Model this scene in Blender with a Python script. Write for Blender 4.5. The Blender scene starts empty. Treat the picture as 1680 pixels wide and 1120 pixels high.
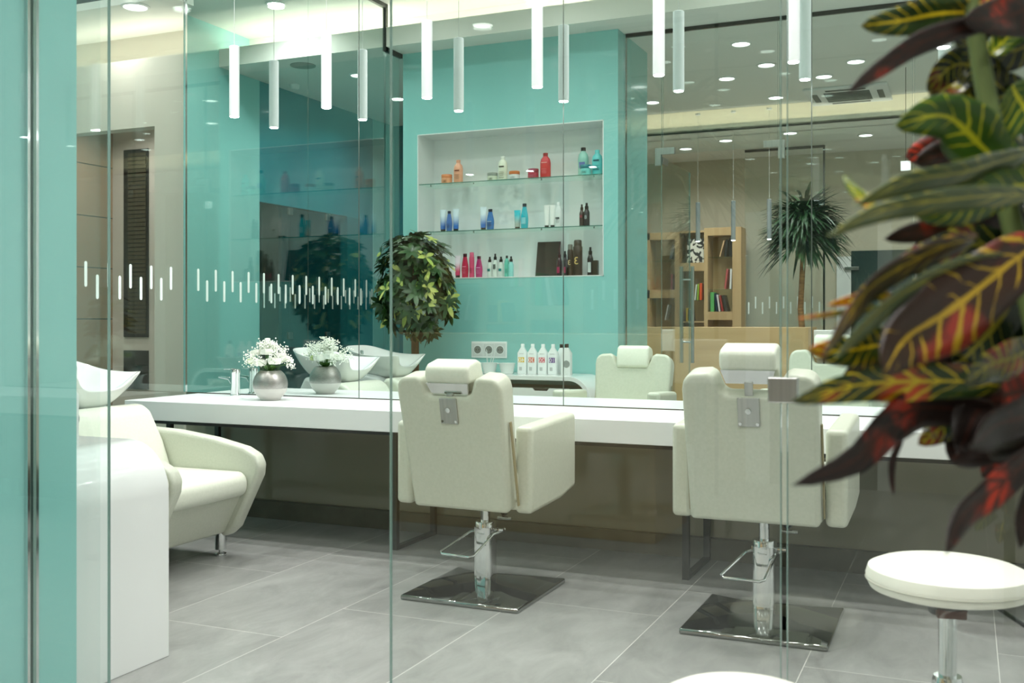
import bpy, bmesh, math, random
from mathutils import Vector, Matrix
random.seed(7)
sc = bpy.context.scene
COL = sc.collection
PI = math.pi
# ------------------------------------------------------------------ camera
CAM_H = 1.25; YAW = math.radians(23.7); F = 1700.0; HY = 525.0
cam = bpy.data.cameras.new('camera'); camo = bpy.data.objects.new('camera', cam); COL.objects.link(camo)
cam.sensor_width = 36; cam.lens = 36*F/1680; cam.shift_y = -(560-HY)/1680
camo.location = (0, 0, CAM_H); camo.rotation_euler = (PI/2, 0, YAW)
cam.clip_start = .05; cam.clip_end = 100
cam.dof.use_dof = True; cam.dof.focus_distance = 6.2; cam.dof.aperture_fstop = 5.0
sc.camera = camo
# ------------------------------------------------------------------ view + world
sc.view_settings.view_transform = 'Standard'; sc.view_settings.look = 'None'
sc.view_settings.gamma = 1; sc.view_settings.use_curve_mapping = False
sc.view_settings.exposure = 0.02
w = bpy.data.worlds.new('world'); sc.world = w; w.use_nodes = True
w.node_tree.nodes['Background'].inputs[0].default_value = (.75, .9, 1, 1)
w.node_tree.nodes['Background'].inputs[1].default_value = .05
cy = sc.cycles
cy.max_bounces = 14; cy.diffuse_bounces = 5; cy.glossy_bounces = 8; cy.transmission_bounces = 8; cy.transparent_max_bounces = 40
cy.caustics_reflective = True; cy.caustics_refractive = False; cy.sample_clamp_indirect = 4; cy.blur_glossy = .4; cy.sample_clamp_direct = 0
cy.use_denoising = True
# ------------------------------------------------------------------ lights (lamps of the place)
MIR = 5.38                                   # mirror plane
LAMP = 1.0
def area(name, loc, size, power, col=(1, .985, .96), rot=(0, 0, 0), sy=None, spread=2.6, shape='DISK'):
    l = bpy.data.lights.new(name, 'AREA'); l.shape = shape; l.size = size
    if sy: l.size_y = sy
    l.energy = power*LAMP; l.color = col; l.spread = spread
    o = bpy.data.objects.new(name, l); o.location = loc; o.rotation_euler = rot; COL.objects.link(o); return o
HIGH = 4.05; LOW = 3.67; HALL2 = 3.50
salon_downs = [(x, 4.85) for x in (-4.1, -3.0, -1.9, -.8, .3)]+[(x, 4.3) for x in (-3.9, -2.7, -1.45, -.2, 1.0)]+[(x, 3.45) for x in (-4.2, -3.0, -1.6, -.2, 1.1)]
hall_downs = [(-1.81, 1.65), (-1.74, .8), (-2.2, .4), (-.95, .6), (-1.3, .1), (-.2, 1.0), (.3, .4), (-2.9, 1.1), (1.6, 1.0), (1.2, -.6), (-3.2, -.4), (-1.9, -.7)]
hall_low = [(-2.7, -1.9), (-1.9, -1.7), (-1.1, -2.2), (-.3, -1.8), (.6, -2.2), (-3.3, -2.3)]
corr_downs = [(-5.6, 4.3), (-5.6, 3.2), (-5.5, 2.0), (-5.7, .9)]
for x, y in salon_downs: area('downlight_lamp', (x, y, HIGH-.03), .14, 10.5 if y > 3.6 else 5)
for x, y in hall_downs: area('downlight_lamp', (x, y, LOW-.03), .14, 6.5 if y > .5 else 18, spread=2.2)
for x, y in hall_low: area('downlight_lamp', (x, y, HALL2-.08), .14, 12)
for x, y in corr_downs: area('downlight_lamp', (x, y, LOW-.03 if y < 2.81 else HIGH-.03), .14, 17)
area('downlight_lamp', (-6.0, 6.05, 2.92), .14, 9)
area('cove_lamp', (-5.65, 5.72, 3.075), 1.7, 3.5, (1, .93, .80), (PI, 0, 0), .05, 3.0, 'RECTANGLE')
area('downlight_lamp', (-5.36, 5.42, 3.32), .14, 5)
area('downlight_lamp', (-7.4, 1.6, 3.55), .14, 3)
PEND_Y = 5.18; PEND_X = [-4.15+.675*i for i in range(9)]
for x in PEND_X: area('pendant_lamp', (x, PEND_Y, 2.495), .045, 2.6, (1, 1, 1))
# cove strips
area('cove_lamp', (-.9-1.0, 2.56, 3.735), 5.4, 52, (1, .93, .80), (PI, 0, 0), .05, 3.0, 'RECTANGLE')
area('cove_lamp', (-5.6, 2.56, 3.735), 1.6, 13, (1, .93, .80), (PI, 0, 0), .05, 3.0, 'RECTANGLE')
area('cove_lamp', (-.7, -1.36, 3.49), 7.2, 13, (1, .92, .80), (PI, 0, 0), .04, 3.0, 'RECTANGLE')

# ------------------------------------------------------------------ materials
def lin(c):
    return tuple(((v/255)/12.92 if v/255 <= .04045 else ((v/255+.055)/1.055)**2.4) for v in c)+(1,)
MATS = {}
def pbr(name, rgb, rough=.5, metal=0, coat=0, coat_r=.05, spec=.5, emit=0, sss=0):
    if name in MATS: return MATS[name]
    m = bpy.data.materials.new(name); m.use_nodes = True; b = m.node_tree.nodes['Principled BSDF']
    b.inputs['Base Color'].default_value = lin(rgb); b.inputs['Roughness'].default_value = rough; b.inputs['Metallic'].default_value = metal
    b.inputs['Coat Weight'].default_value = coat; b.inputs['Coat Roughness'].default_value = coat_r
    b.inputs['Specular IOR Level'].default_value = spec
    if emit: b.inputs['Emission Color'].default_value = lin(rgb); b.inputs['Emission Strength'].default_value = emit
    MATS[name] = m; return m
def noisy(name, rgb, rgb2, scale=4, rough=.5, stretch=(1, 1, 1), bump=0, coat=0, detail=6, lo=.35, hi=.65, metal=0):
    m = pbr(name, rgb, rough, metal, coat); nt = m.node_tree; b = nt.nodes['Principled BSDF']
    tc = nt.nodes.new('ShaderNodeTexCoord'); mp = nt.nodes.new('ShaderNodeMapping'); mp.inputs['Scale'].default_value = stretch
    n = nt.nodes.new('ShaderNodeTexNoise'); n.inputs['Scale'].default_value = scale; n.inputs['Detail'].default_value = detail
    r = nt.nodes.new('ShaderNodeValToRGB'); r.color_ramp.elements[0].position = lo; r.color_ramp.elements[1].position = hi
    r.color_ramp.elements[0].color = lin(rgb); r.color_ramp.elements[1].color = lin(rgb2)
    L = nt.links.new; L(tc.outputs['Object'], mp.inputs[0]); L(mp.outputs[0], n.inputs['Vector']); L(n.outputs['Fac'], r.inputs[0]); L(r.outputs[0], b.inputs['Base Color'])
    if bump:
        bp = nt.nodes.new('ShaderNodeBump'); bp.inputs['Strength'].default_value = bump; bp.inputs['Distance'].default_value = .002
        L(n.outputs['Fac'], bp.inputs['Height']); L(bp.outputs[0], b.inputs['Normal'])
    return m
def glass_mat(name, tint, refl=1.0):
    m = bpy.data.materials.new(name); m.use_nodes = True; nt = m.node_tree; nt.nodes.clear(); L = nt.links.new
    out = nt.nodes.new('ShaderNodeOutputMaterial'); mx = nt.nodes.new('ShaderNodeMixShader')
    tr = nt.nodes.new('ShaderNodeBsdfTransparent'); tr.inputs[0].default_value = tint+(1,)
    gl = nt.nodes.new('ShaderNodeBsdfGlossy'); gl.inputs['Roughness'].default_value = 0.0; gl.inputs[0].default_value = (.93, 1, .97, 1)
    lw = nt.nodes.new('ShaderNodeLayerWeight'); lw.inputs[0].default_value = .5
    p = nt.nodes.new('ShaderNodeMath'); p.operation = 'POWER'; p.inputs[1].default_value = 5
    a = nt.nodes.new('ShaderNodeMath'); a.operation = 'MULTIPLY_ADD'; a.inputs[1].default_value = .96*refl; a.inputs[2].default_value = .04*refl
    L(lw.outputs['Facing'], p.inputs[0]); L(p.outputs[0], a.inputs[0]); L(a.outputs[0], mx.inputs[0]); L(tr.outputs[0], mx.inputs[1]); L(gl.outputs[0], mx.inputs[2]); L(mx.outputs[0], out.inputs[0])
    MATS[name] = m; return m
GLASS = glass_mat('clear_glass', (.972, .984, .979))
GLASS_SIDE = glass_mat('side_glass', (.94, .965, .955), 1.6)
SHELFGLASS = glass_mat('shelf_glass', (.90, .97, .95))
EDGE = pbr('glass_edge', (122, 152, 144), .15, .2, .5)
MIRROR = pbr('mirror_silver', (222, 232, 228), 0.0, 1)
JOINT = pbr('mirror_joint', (95, 105, 100), .3, .6)
CHROME = pbr('chrome', (225, 228, 228), .07, 1)
STEEL = noisy('brushed_steel', (172, 174, 172), (190, 192, 188), 60, .28, (1, 1, .02), 0, 0, 3, .3, .7, 1)
DARKMETAL = pbr('dark_metal', (62, 64, 62), .35, .7)
BASECHROME = pbr('smoked_chrome', (150, 152, 150), .06, 1)
WHITE = pbr('white_paint', (226, 228, 226), .55)
CEIL = pbr('ceiling_paint', (226, 227, 220), .8)
GLOSSWHITE = pbr('gloss_white', (232, 235, 234), .18, 0, .4)
SOLID = pbr('solid_surface', (236, 238, 238), .3)
CERAMIC = pbr('ceramic', (240, 242, 240), .08, 0, .8)
BEIGE = pbr('beige_wall', (196, 190, 176), .7)
BEIGE2 = pbr('beige_hall_wall', (190, 182, 162), .7)
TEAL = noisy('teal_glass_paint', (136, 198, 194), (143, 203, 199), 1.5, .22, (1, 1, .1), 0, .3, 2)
TEALD = noisy('deep_teal', (36, 128, 138), (28, 116, 130), 1.5, .25, (1, 1, .3), 0, .3, 2)  # darker, bluer teal for part of the corridor walls
UNDER = pbr('olive_grey_panel', (138, 135, 116), .07, 0, .3, .05)
TILEDARK = noisy('dark_tile', (84, 82, 70), (96, 94, 82), 8, .4)
LEATHER = noisy('cream_leather', (204, 207, 192), (198, 202, 186), 90, .38, (1, 1, 1), .12, .08)
CUSHION = noisy('cream_cushion', (228, 231, 217), (222, 226, 211), 90, .36, (1, 1, 1), .12, .08)
PIPING = pbr('taupe_piping', (150, 140, 108), .5)
BLACK = pbr('black_plastic', (26, 27, 27), .35)
RUBBER = pbr('rubber', (20, 20, 20), .7)
WOOD = noisy('light_oak', (196, 166, 122), (180, 149, 106), 9, .5, (1, 1, .07), .05, 0, 8)
WOODH = noisy('light_oak_grain', (198, 168, 124), (182, 152, 108), 9, .45, (.07, 1, 1), .05, 0, 8)
LAMPWHITE = pbr('lamp_white', (235, 238, 240), .4)
DIFF = pbr('lamp_diffuser', (255, 255, 250), .5, emit=9)
DIFFP = pbr('pendant_diffuser', (255, 255, 255), .5, emit=22)
CORD = pbr('cord_white', (200, 204, 200), .5)
DGREY = pbr('dark_grey', (70, 76, 74), .5)
GREYROOM = pbr('grey_room', (112, 118, 110), .6)
FRIT = pbr('frit_white', (232, 240, 236), .5)

def floor_mat():
    m = pbr('stone_tile', (150, 150, 145), .33); nt = m.node_tree; b = nt.nodes['Principled BSDF']; L = nt.links.new; N = nt.nodes.new
    def M(op, a, bb=None, c=None):
        n = N('ShaderNodeMath'); n.operation = op
        for i, v in enumerate((a, bb, c)):
            if v is None: continue
            if isinstance(v, (int, float)): n.inputs[i].default_value = v
            else: L(v, n.inputs[i])
        return n.outputs[0]
    tc = N('ShaderNodeTexCoord'); sp = N('ShaderNodeSeparateXYZ'); L(tc.outputs['Object'], sp.inputs[0]); x, y = sp.outputs[0], sp.outputs[1]
    u = M('DIVIDE', M('ADD', x, 3.12), .645); k = M('FLOOR', u); fu = M('SUBTRACT', u, k)
    v = M('DIVIDE', M('SUBTRACT', M('SUBTRACT', y, 3.38), M('MULTIPLY', k, .44)), 1.29); kv = M('FLOOR', v); fv = M('SUBTRACT', v, kv)
    gu = M('LESS_THAN', M('MINIMUM', fu, M('SUBTRACT', 1, fu)), .0026); gv = M('LESS_THAN', M('MINIMUM', fv, M('SUBTRACT', 1, fv)), .0013)
    g = M('MAXIMUM', gu, gv)
    wn = N('ShaderNodeTexWhiteNoise'); wn.noise_dimensions = '2D'; cb = N('ShaderNodeCombineXYZ'); L(k, cb.inputs[0]); L(kv, cb.inputs[1]); L(cb.outputs[0], wn.inputs['Vector'])
    ofs = N('ShaderNodeVectorMath'); ofs.operation = 'MULTIPLY_ADD'; L(wn.outputs['Color'], ofs.inputs[0]); ofs.inputs[1].default_value = (9, 9, 9); L(tc.outputs['Object'], ofs.inputs[2])
    n1 = N('ShaderNodeTexNoise'); n1.inputs['Scale'].default_value = 4.2; n1.inputs['Detail'].default_value = 12; n1.inputs['Roughness'].default_value = .7; n1.inputs['Distortion'].default_value = .5
    mp = N('ShaderNodeMapping'); mp.inputs['Scale'].default_value = (1.6, .7, 1); L(ofs.outputs[0], mp.inputs[0]); L(mp.outputs[0], n1.inputs['Vector'])
    r = N('ShaderNodeValToRGB'); r.color_ramp.elements[0].position = .28; r.color_ramp.elements[1].position = .72
    r.color_ramp.elements[0].color = lin((128, 129, 126)); r.color_ramp.elements[1].color = lin((160, 161, 158)); L(n1.outputs['Fac'], r.inputs[0])
    hs = N('ShaderNodeHueSaturation'); L(r.outputs[0], hs.inputs['Color']); L(M('MULTIPLY_ADD', wn.outputs['Value'], .12, .94), hs.inputs['Value'])
    mx = N('ShaderNodeMix'); mx.data_type = 'RGBA'; L(g, mx.inputs[0]); L(hs.outputs[0], mx.inputs[6]); mx.inputs[7].default_value = lin((205, 205, 199))
    L(mx.outputs[2], b.inputs['Base Color'])
    return m
FLOOR = floor_mat()

# ------------------------------------------------------------------ mesh helpers
class MB:
    def __init__(s): s.v = []; s.f = []; s.m = []; s.uv = None
    def add(s, vs, fs, mi=0):
        o = len(s.v); s.v += [tuple(p) for p in vs]; s.f += [tuple(i+o for i in f) for f in fs]; s.m += [mi]*len(fs); return s
    def box(s, x0, x1, y0, y1, z0, z1, mi=0):
        vs = [(x, y, z) for z in (z0, z1) for y in (y0, y1) for x in (x0, x1)]
        return s.add(vs, [(0, 2, 3, 1), (4, 5, 7, 6), (0, 1, 5, 4), (2, 6, 7, 3), (0, 4, 6, 2), (1, 3, 7, 5)], mi)
    def tube(s, pts, r, n=10, mi=0, cap=True):
        pts = [Vector(p) for p in pts]; R = r if isinstance(r, (list, tuple)) else [r]*len(pts)
        vs = []; up = Vector((0, 0, 1))
        t0 = (pts[1]-pts[0]).normalized(); a = t0.orthogonal().normalized()
        for i, p in enumerate(pts):
            t = (pts[min(i+1, len(pts)-1)]-pts[max(i-1, 0)]).normalized()
            a = (a-t*a.dot(t)).normalized(); b = t.cross(a)
            vs += [p+(a*math.cos(2*PI*j/n)+b*math.sin(2*PI*j/n))*R[i] for j in range(n)]
        fs = [(i*n+j, i*n+(j+1) % n, (i+1)*n+(j+1) % n, (i+1)*n+j) for i in range(len(pts)-1) for j in range(n)]
        if cap: fs += [tuple(range(n-1, -1, -1)), tuple((len(pts)-1)*n+j for j in range(n))]
        return s.add(vs, fs, mi)
    def lathe(s, prof, n=24, c=(0, 0, 0), sx=1, sy=1, mi=0, cap=True):
        vs = [(c[0]+r*sx*math.cos(2*PI*j/n), c[1]+r*sy*math.sin(2*PI*j/n), c[2]+z) for r, z in prof for j in range(n)]
        fs = [(i*n+j, i*n+(j+1) % n, (i+1)*n+(j+1) % n, (i+1)*n+j) for i in range(len(prof)-1) for j in range(n)]
        if cap: fs += [tuple(range(n-1, -1, -1)), tuple((len(prof)-1)*n+j for j in range(n))]
        return s.add(vs, fs, mi)
    def prism(s, poly, a0, a1, axis='y', mi=0):
        # poly: 2D outline (ccw), extruded along axis from a0 to a1
        def P(p, a):
            return (p[0], a, p[1]) if axis == 'y' else ((a, p[0], p[1]) if axis == 'x' else (p[0], p[1], a))
        n = len(poly); vs = [P(p, a0) for p in poly]+[P(p, a1) for p in poly]
        fs = [tuple(range(n)), tuple(range(2*n-1, n-1, -1))]+[(i, i+n, (i+1) % n+n, (i+1) % n) for i in range(n)]
        return s.add(vs, fs, mi)
    def build(s, name, mat, parent=None, bevel=0, seg=3, angle=35, smooth=True, subd=0, loc=None, rot=None):
        me = bpy.data.meshes.new(name); me.from_pydata(s.v, [], s.f)
        bm = bmesh.new(); bm.from_mesh(me)
        bmesh.ops.recalc_face_normals(bm, faces=bm.faces)
        bm.to_mesh(me); bm.free()
        mats = mat if isinstance(mat, (list, tuple)) else [mat]
        for m in mats: me.materials.append(m)
        if len(mats) > 1:
            for p, i in zip(me.polygons, s.m): p.material_index = i
        o = bpy.data.objects.new(name, me); COL.objects.link(o)
        if parent: o.parent = parent
        if loc: o.location = loc
        if rot: o.rotation_euler = rot
        if bevel:
            mod = o.modifiers.new('bevel', 'BEVEL'); mod.width = bevel; mod.segments = seg; mod.limit_method = 'ANGLE'; mod.angle_limit = math.radians(30); mod.harden_normals = False
        if subd:
            mod = o.modifiers.new('sub', 'SUBSURF'); mod.levels = subd; mod.render_levels = subd
        if smooth:
            me.shade_smooth()
            if not subd: me.set_sharp_from_angle(angle=math.radians(angle if not bevel else 80))
        return o
def tag(o, label, cat, group=None):
    o['label'] = label; o['category'] = cat
    if group: o['group'] = group
    return o
def thing(name, label, cat, loc=(0, 0, 0), rz=0, group=None):
    o = bpy.data.objects.new(name, None); COL.objects.link(o); o.location = loc; o.rotation_euler = (0, 0, rz); o.empty_display_size = .1
    return tag(o, label, cat, group)
def struct(name, mb, mat, **k):
    o = mb.build(name, mat, **k); o['kind'] = 'structure'; return o
def copy_tree(o, parent=None, **k):
    c = o.copy(); COL.objects.link(c)
    if parent: c.parent = parent
    for ch in list(o.children): copy_tree(ch, c)
    return c
def rrect(x0, x1, z0, z1, r, n=5):
    out = []
    for cx, cz, a0 in ((x1-r, z0+r, -PI/2), (x1-r, z1-r, 0), (x0+r, z1-r, PI/2), (x0+r, z0+r, PI)):
        out += [(cx+r*math.cos(a0+PI/2*i/n), cz+r*math.sin(a0+PI/2*i/n)) for i in range(n+1)]
    return out
def ray(px, py, Y=None, X=None, z=None):
    """where the line of sight through a photo point meets a plane of the room (mirror unfolded)"""
    t = (px-840)/F; s, c = math.sin(YAW), math.cos(YAW)
    dx, dy, dz = -s+c*t, c+s*t, -(py-HY)/F
    d = Y/dy if Y is not None else (X/dx if X is not None else (z-CAM_H)/dz)
    return (dx*d, dy*d, CAM_H+dz*d)
def unf(p): return (p[0], 2*MIR-p[1], p[2])
def mx(px, Yv): return ray(px, 525, Y=Yv)[0]

PY = 2.337; XJ1, XJ2, XJ3 = -.997*PY, -.587*PY, -.158*PY
# ------------------------------------------------------------------ shell
struct('floor', MB().box(-9, 3.4, -3.4, 7.0, -.05, 0), FLOOR)
struct('wall_mirror', MB().box(-4.72, 1.7, 5.40, 5.5, 0, 4.05), UNDER)
struct('baseboard_mirror', MB().box(-4.70, 1.7, 5.365, 5.40, 0, .112), TILEDARK)
struct('ceiling_salon', MB().box(-6.6, 1.7, 2.30, 5.39, HIGH, HIGH+.05), CEIL)
struct('ceiling_hall', MB().box(-6.6, 3.4, -1.069, 2.779, LOW, LOW+.04), CEIL)
struct('trim_1', MB().box(-6.6, 1.7, 2.78, 2.81, LOW, 3.84), CEIL)
struct('trim_2', MB().box(-6.6, 1.7, 2.301, 2.35, LOW+.041, HIGH-.001), CEIL)
struct('ceiling_reception', MB().box(-6.6, 3.4, -3.4, -1.24, HALL2-.05, HALL2-.02), CEIL)
struct('trim_3', MB().box(-6.6, 3.4, -1.27, -1.24, HALL2-.05, HALL2+.03).box(-6.6, 3.4, -1.6, -1.10, 3.78, 3.81).box(-6.6, 3.4, -1.63, -1.6, HALL2-.05, 3.81).box(-6.6, 3.4, -1.10, -1.07, LOW, 3.81), pbr('warm_cove_paint', (226, 222, 206), .8))
struct('wall_right', MB().box(1.7, 1.8, 2.3, 5.5, 0, 4.05), WHITE)
struct('wall_hall_right', MB().box(3.4, 3.5, -3.4, 2.4, 0, 3.85), WHITE)
struct('wall_hall_front', MB().box(1.7, 3.4, 2.3, 2.4, 0, 3.7), WHITE)
struct('wall_reception', MB().box(-4.72, 3.4, -3.5, -3.4, 0, 3.85), BEIGE2)
struct('wall_hall_left', MB().box(-4.80, -4.73, -3.4, 1.66, 0, 3.67), BEIGE2)
# corridor beyond the glass side wall
b = MB().box(-5.1, -4.735, 5.52, 5.62, 0, 3.055).box(-6.55, -5.1, 5.52, 5.62, 2.58, 3.055)
struct('wall_corridor_end', b, BEIGE)
struct('wall_corridor_cove', MB().box(-6.55, -4.74, 5.92, 6.0, 3.0, 3.35), BEIGE)
struct('ceiling_corridor', MB().box(-6.548, -4.735, 5.27, 6.0, 3.35, 3.4), CEIL)
struct('wall_corridor_recess', MB().box(-6.55, -5.0, 6.6, 6.7, 0, 3.0), BEIGE)
struct('ceiling_corridor_recess', MB().box(-6.55, -4.9, 5.62, 6.7, 2.95, 3.0), CEIL)
struct('wall_corridor_recess_side', MB().box(-5.0, -4.95, 5.62, 6.7, 0, 3.0), BEIGE)
BROWN = pbr('brown_panel', (168, 140, 112), .5)
b = MB()
for i in range(7): b.box(-6.60, -6.55, 5.62, 6.6, i*.42+.004, i*.42+.416)
struct('wall_corridor_tiled', b, BROWN)
struct('trim_4', MB().box(-6.61, -6.56, 5.62, 6.6, 0, 2.95), DGREY)
struct('wall_corridor_left', MB().box(-6.65, -6.55, 2.19, 5.62, 0, 4.05).box(-6.65, -6.55, 5.62, 6.0, 3.0, 3.4).box(-6.65, -6.55, -.5, .0, 0, 3.67), TEAL)
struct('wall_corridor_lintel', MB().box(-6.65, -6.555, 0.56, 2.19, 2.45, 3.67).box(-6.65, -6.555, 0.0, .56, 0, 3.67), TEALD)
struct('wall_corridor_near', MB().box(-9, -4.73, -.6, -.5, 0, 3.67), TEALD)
struct('wall_back_room', MB().box(-8.4, -8.3, -.5, 3.2, 0, 3.67).box(-8.4, -6.6, 3.1, 3.2, 0, 3.67), GREYROOM)
struct('ceiling_back_room', MB().box(-8.4, -6.6, -.5, 3.2, 3.62, 3.67), CEIL)

# niche wall block
NX0, NX1, NZ0, NZ1 = -4.55, -2.78, 1.62, 2.925
WX0, WX1, WY0, WY1 = -4.70, -2.655, 1.66, 2.52
nb = MB().box(WX0, WX1, WY0, 2.20, 0, LOW)
nb.box(WX0, NX0, 2.20, WY1, 0, LOW).box(NX1, WX1, 2.20, WY1, 0, LOW).box(NX0, NX1, 2.20, WY1, 0, NZ0).box(NX0, NX1, 2.20, WY1, NZ1, LOW)
struct('wall_niche', nb, TEAL, smooth=False)
t_ = .008
lb = MB().box(NX0, NX1, 2.205, 2.215, NZ0, NZ1).box(NX0, NX0+t_, 2.2, WY1+.004, NZ0, NZ1).box(NX1-t_, NX1, 2.2, WY1+.004, NZ0, NZ1).box(NX0, NX1, 2.2, WY1+.004, NZ0, NZ0+t_).box(NX0, NX1, 2.2, WY1+.004, NZ1-t_, NZ1)
struct('trim_5', lb, GLOSSWHITE, smooth=False)
struct('trim_6', MB().box(WX1+.001, WX1+.014, 2.316, 2.334, 0, LOW).box(WX1+.001, WX1+.014, 2.340, 2.358, 0, LOW), CHROME, smooth=False)
struct('trim_7', MB().box(-2.655, 1.7, PY-.015, PY+.015, LOW-.03, LOW-.001), DARKMETAL)
struct('trim_8', MB().box(-2.64, XJ1, PY-.012, PY+.012, 0, .012).box(XJ2, 1.7, PY-.012, PY+.012, 0, .012), STEEL)
struct('trim_9', MB().box(-4.735, -4.705, 2.52, 2.81, LOW-.04, LOW-.001).box(-4.735, -4.705, 2.78, 2.82, LOW-.04, HIGH).box(-4.735, -4.705, 2.81, 5.38, HIGH-.04, HIGH-.001), DARKMETAL)

# ------------------------------------------------------------------ mirror panels
GX = -4.72
mjoints = [-4.705, -3.375, -2.05, -.715, .62, 1.69]
mlab = ['leftmost tall mirror panel, beside the glass side wall, above the faucet', 'tall mirror panel behind the flower vase, second from the glass side wall', 'tall mirror panel behind the left styling chair',
        'tall mirror panel between and behind the two styling chairs', 'rightmost tall mirror panel, behind the croton leaves']
for i in range(5):
    a, c = mjoints[i], mjoints[i+1]
    t = thing('wall_mirror_panel', mlab[i], 'mirror', ((a+c)/2, MIR, .775), 0, 'mirror panels above the worktop')
    h = (c-a)/2
    MB().box(-h+.002, h-.002, 0, .012, .004, HIGH-.79).build('mirror_glass', MIRROR, t, smooth=False)
    MB().box(h-.0025, h+.0025, -.0012, .012, .004, HIGH-.79).build('edge_strip', JOINT, t, smooth=False)
    if i == 0: MB().box(-h-.013, -h+.004, -.008, .014, .004, HIGH-.79).build('chrome_profile', CHROME, t)

# ------------------------------------------------------------------ glass side wall with white dashes
t = thing('glass_side_wall', 'clear glass side wall beyond the washing units, with a band of white dashes', 'glass wall', (GX, 4.0, 0))
for (y0, y1, z1) in ((2.56, 2.795, LOW-.04), (2.825, 3.975, HIGH-.04), (3.98, 5.372, HIGH-.04)):
    MB().box(-.005, .005, y0-4, y1-4, .01, z1).build('glass_pane', GLASS_SIDE, t, smooth=False)
b = MB(); k = 0; y = 5.25
while y > 2.6:
    hi = k % 2 == 0; z0, z1 = (1.445, 1.595) if hi else (1.375, 1.52)
    w_ = .0105
    poly = []
    for j in range(7): a = PI*j/6; poly.append((y-4+w_*math.cos(a), z1-w_+w_*math.sin(a)))
    for j in range(7): a = PI+PI*j/6; poly.append((y-4+w_*math.cos(a), z0+w_+w_*math.sin(a)))
    b.prism(poly, .0052, .0075, 'x'); k += 1; y -= .0885
b.build('dash_pattern', FRIT, t, smooth=False)
b = MB()
MB().box(-.012, .012, -1.45, 1.375, 0, .03).build('floor_channel', STEEL, t)

t = thing('corridor_glass_wall', 'inner glass wall beyond the corridor, with smaller white dashes, seen in the mirror', 'glass wall', (-6.53, 0.9, 0))
for y0, y1 in ((-.6, .1), (.105, .80), (.805, 1.285)): MB().box(-.005, .005, y0+.02, y1, .01, 2.44).build('glass_pane', GLASS_SIDE, t, smooth=False)
b = MB()
y = 1.25; k = 0
while y > -1.35:
    z0 = 1.445 if k % 2 else 1.375
    b.box(.0052, .0075, y-.0095, y+.0095, z0, z0+.15); k += 1; y -= .0885
b.build('dash_pattern', FRIT, t, smooth=False)
for yy in (.10, .80):
    for zz in (1.05, 2.36): MB().box(-.014, .014, yy-.035, yy+.035, zz, zz+.07).build('hinge', STEEL, t, bevel=.003)
# ------------------------------------------------------------------ front glazing
def pane(x0, x1, z0, z1, label, name='glass_partition'):
    o = thing(name, label, 'glass panel', ((x0+x1)/2, PY, z0), 0, 'front glazing')
    h = (x1-x0)/2
    MB().box(-h+.003, h-.003, -.005, .005, .0, z1-z0).build('glass_pane', GLASS, o, smooth=False)
    for s_ in (-1, 1): MB().box(s_*h-s_*.003-.0009, s_*h-s_*.003+.0009, -.0052, .0052, .0, z1-z0).build('polished_edge', EDGE, o, smooth=False)
    return o
ptop = LOW-.032
pane(-2.638, XJ1, .013, ptop, 'narrow fixed glass strip beside the teal wall, left of the open doorway')
pane(XJ1+.006, XJ2-.006, 2.63, ptop, 'glass transom above the open doorway, seen in the mirror')
pane(XJ2, XJ3-.004, .013, ptop, 'fixed glass panel before the left styling chair, right of the doorway')
p2 = pane(XJ3+.004, .655, .013, ptop, 'fixed glass panel with metal clamp, before the right styling chair')
pane(.66, 1.69, .013, ptop, 'fixed glass panel behind the croton plant, at the right edge')
cl = thing('glass_clamp', 'square brushed metal clamp joining two glass panels, before the right styling chair', 'clamp', (XJ3, PY, 1.068))
MB().box(-.034, .030, -.016, -.0055, 0, .056).build('plate', STEEL, cl, bevel=.003)
MB().box(-.034, .030, .0055, .016, 0, .056).build('plate', STEEL, cl, bevel=.003)
for xx, lab in ((XJ1, 'brushed steel patch fitting at the upper hinge corner of the glass doorway'), (XJ2-.01, 'brushed steel patch fitting where transom and fixed glass panel meet')):
    o = thing('patch_fitting', lab, 'fitting', (xx, PY, 2.63), 0, 'steel patch fittings of the doorway')
    s_ = 1 if xx < -2 else -1
    for yy in (-1, 1):
        MB().prism([(-.055*s_, -.0), (-.055*s_, -.09), (-.005*s_, -.09), (-.005*s_, .0), (.11*s_, .0), (.11*s_, .055), (-.055*s_, .055)], yy*.0058, yy*.018, 'y').build('cover_plate', STEEL, o, bevel=.002)
# door, open 90 deg toward the hall
d_ = thing('glass_door', 'frameless glass door standing open toward the hall, seen in the mirror', 'door', (XJ1-.012, PY-.03, 0))
MB().box(-.005, .005, -.96, -.0, .012, 2.61).build('door_glass', GLASS, d_, smooth=False)
MB().box(-.0052, .0052, -.9625, -.9595, .012, 2.61).build('polished_edge', EDGE, d_, smooth=False)
MB().box(-.013, .013, -.16, .0, .0, .06).build('pivot_fitting', STEEL, d_, bevel=.002)
MB().box(-.013, .013, -.16, .0, 2.56, 2.615).build('pivot_fitting', STEEL, d_, bevel=.002)
for s_ in (-1, 1):
    hd = MB().tube([(s_*.052, -.86, .86), (s_*.052, -.86, 1.74)], .0155, 16).build('handle', STEEL, d_)
    for z in (1.05, 1.62): MB().tube([(0, -.86, z), (s_*.052, -.86, z)], .008, 10).build('standoff', CHROME, hd)

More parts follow.
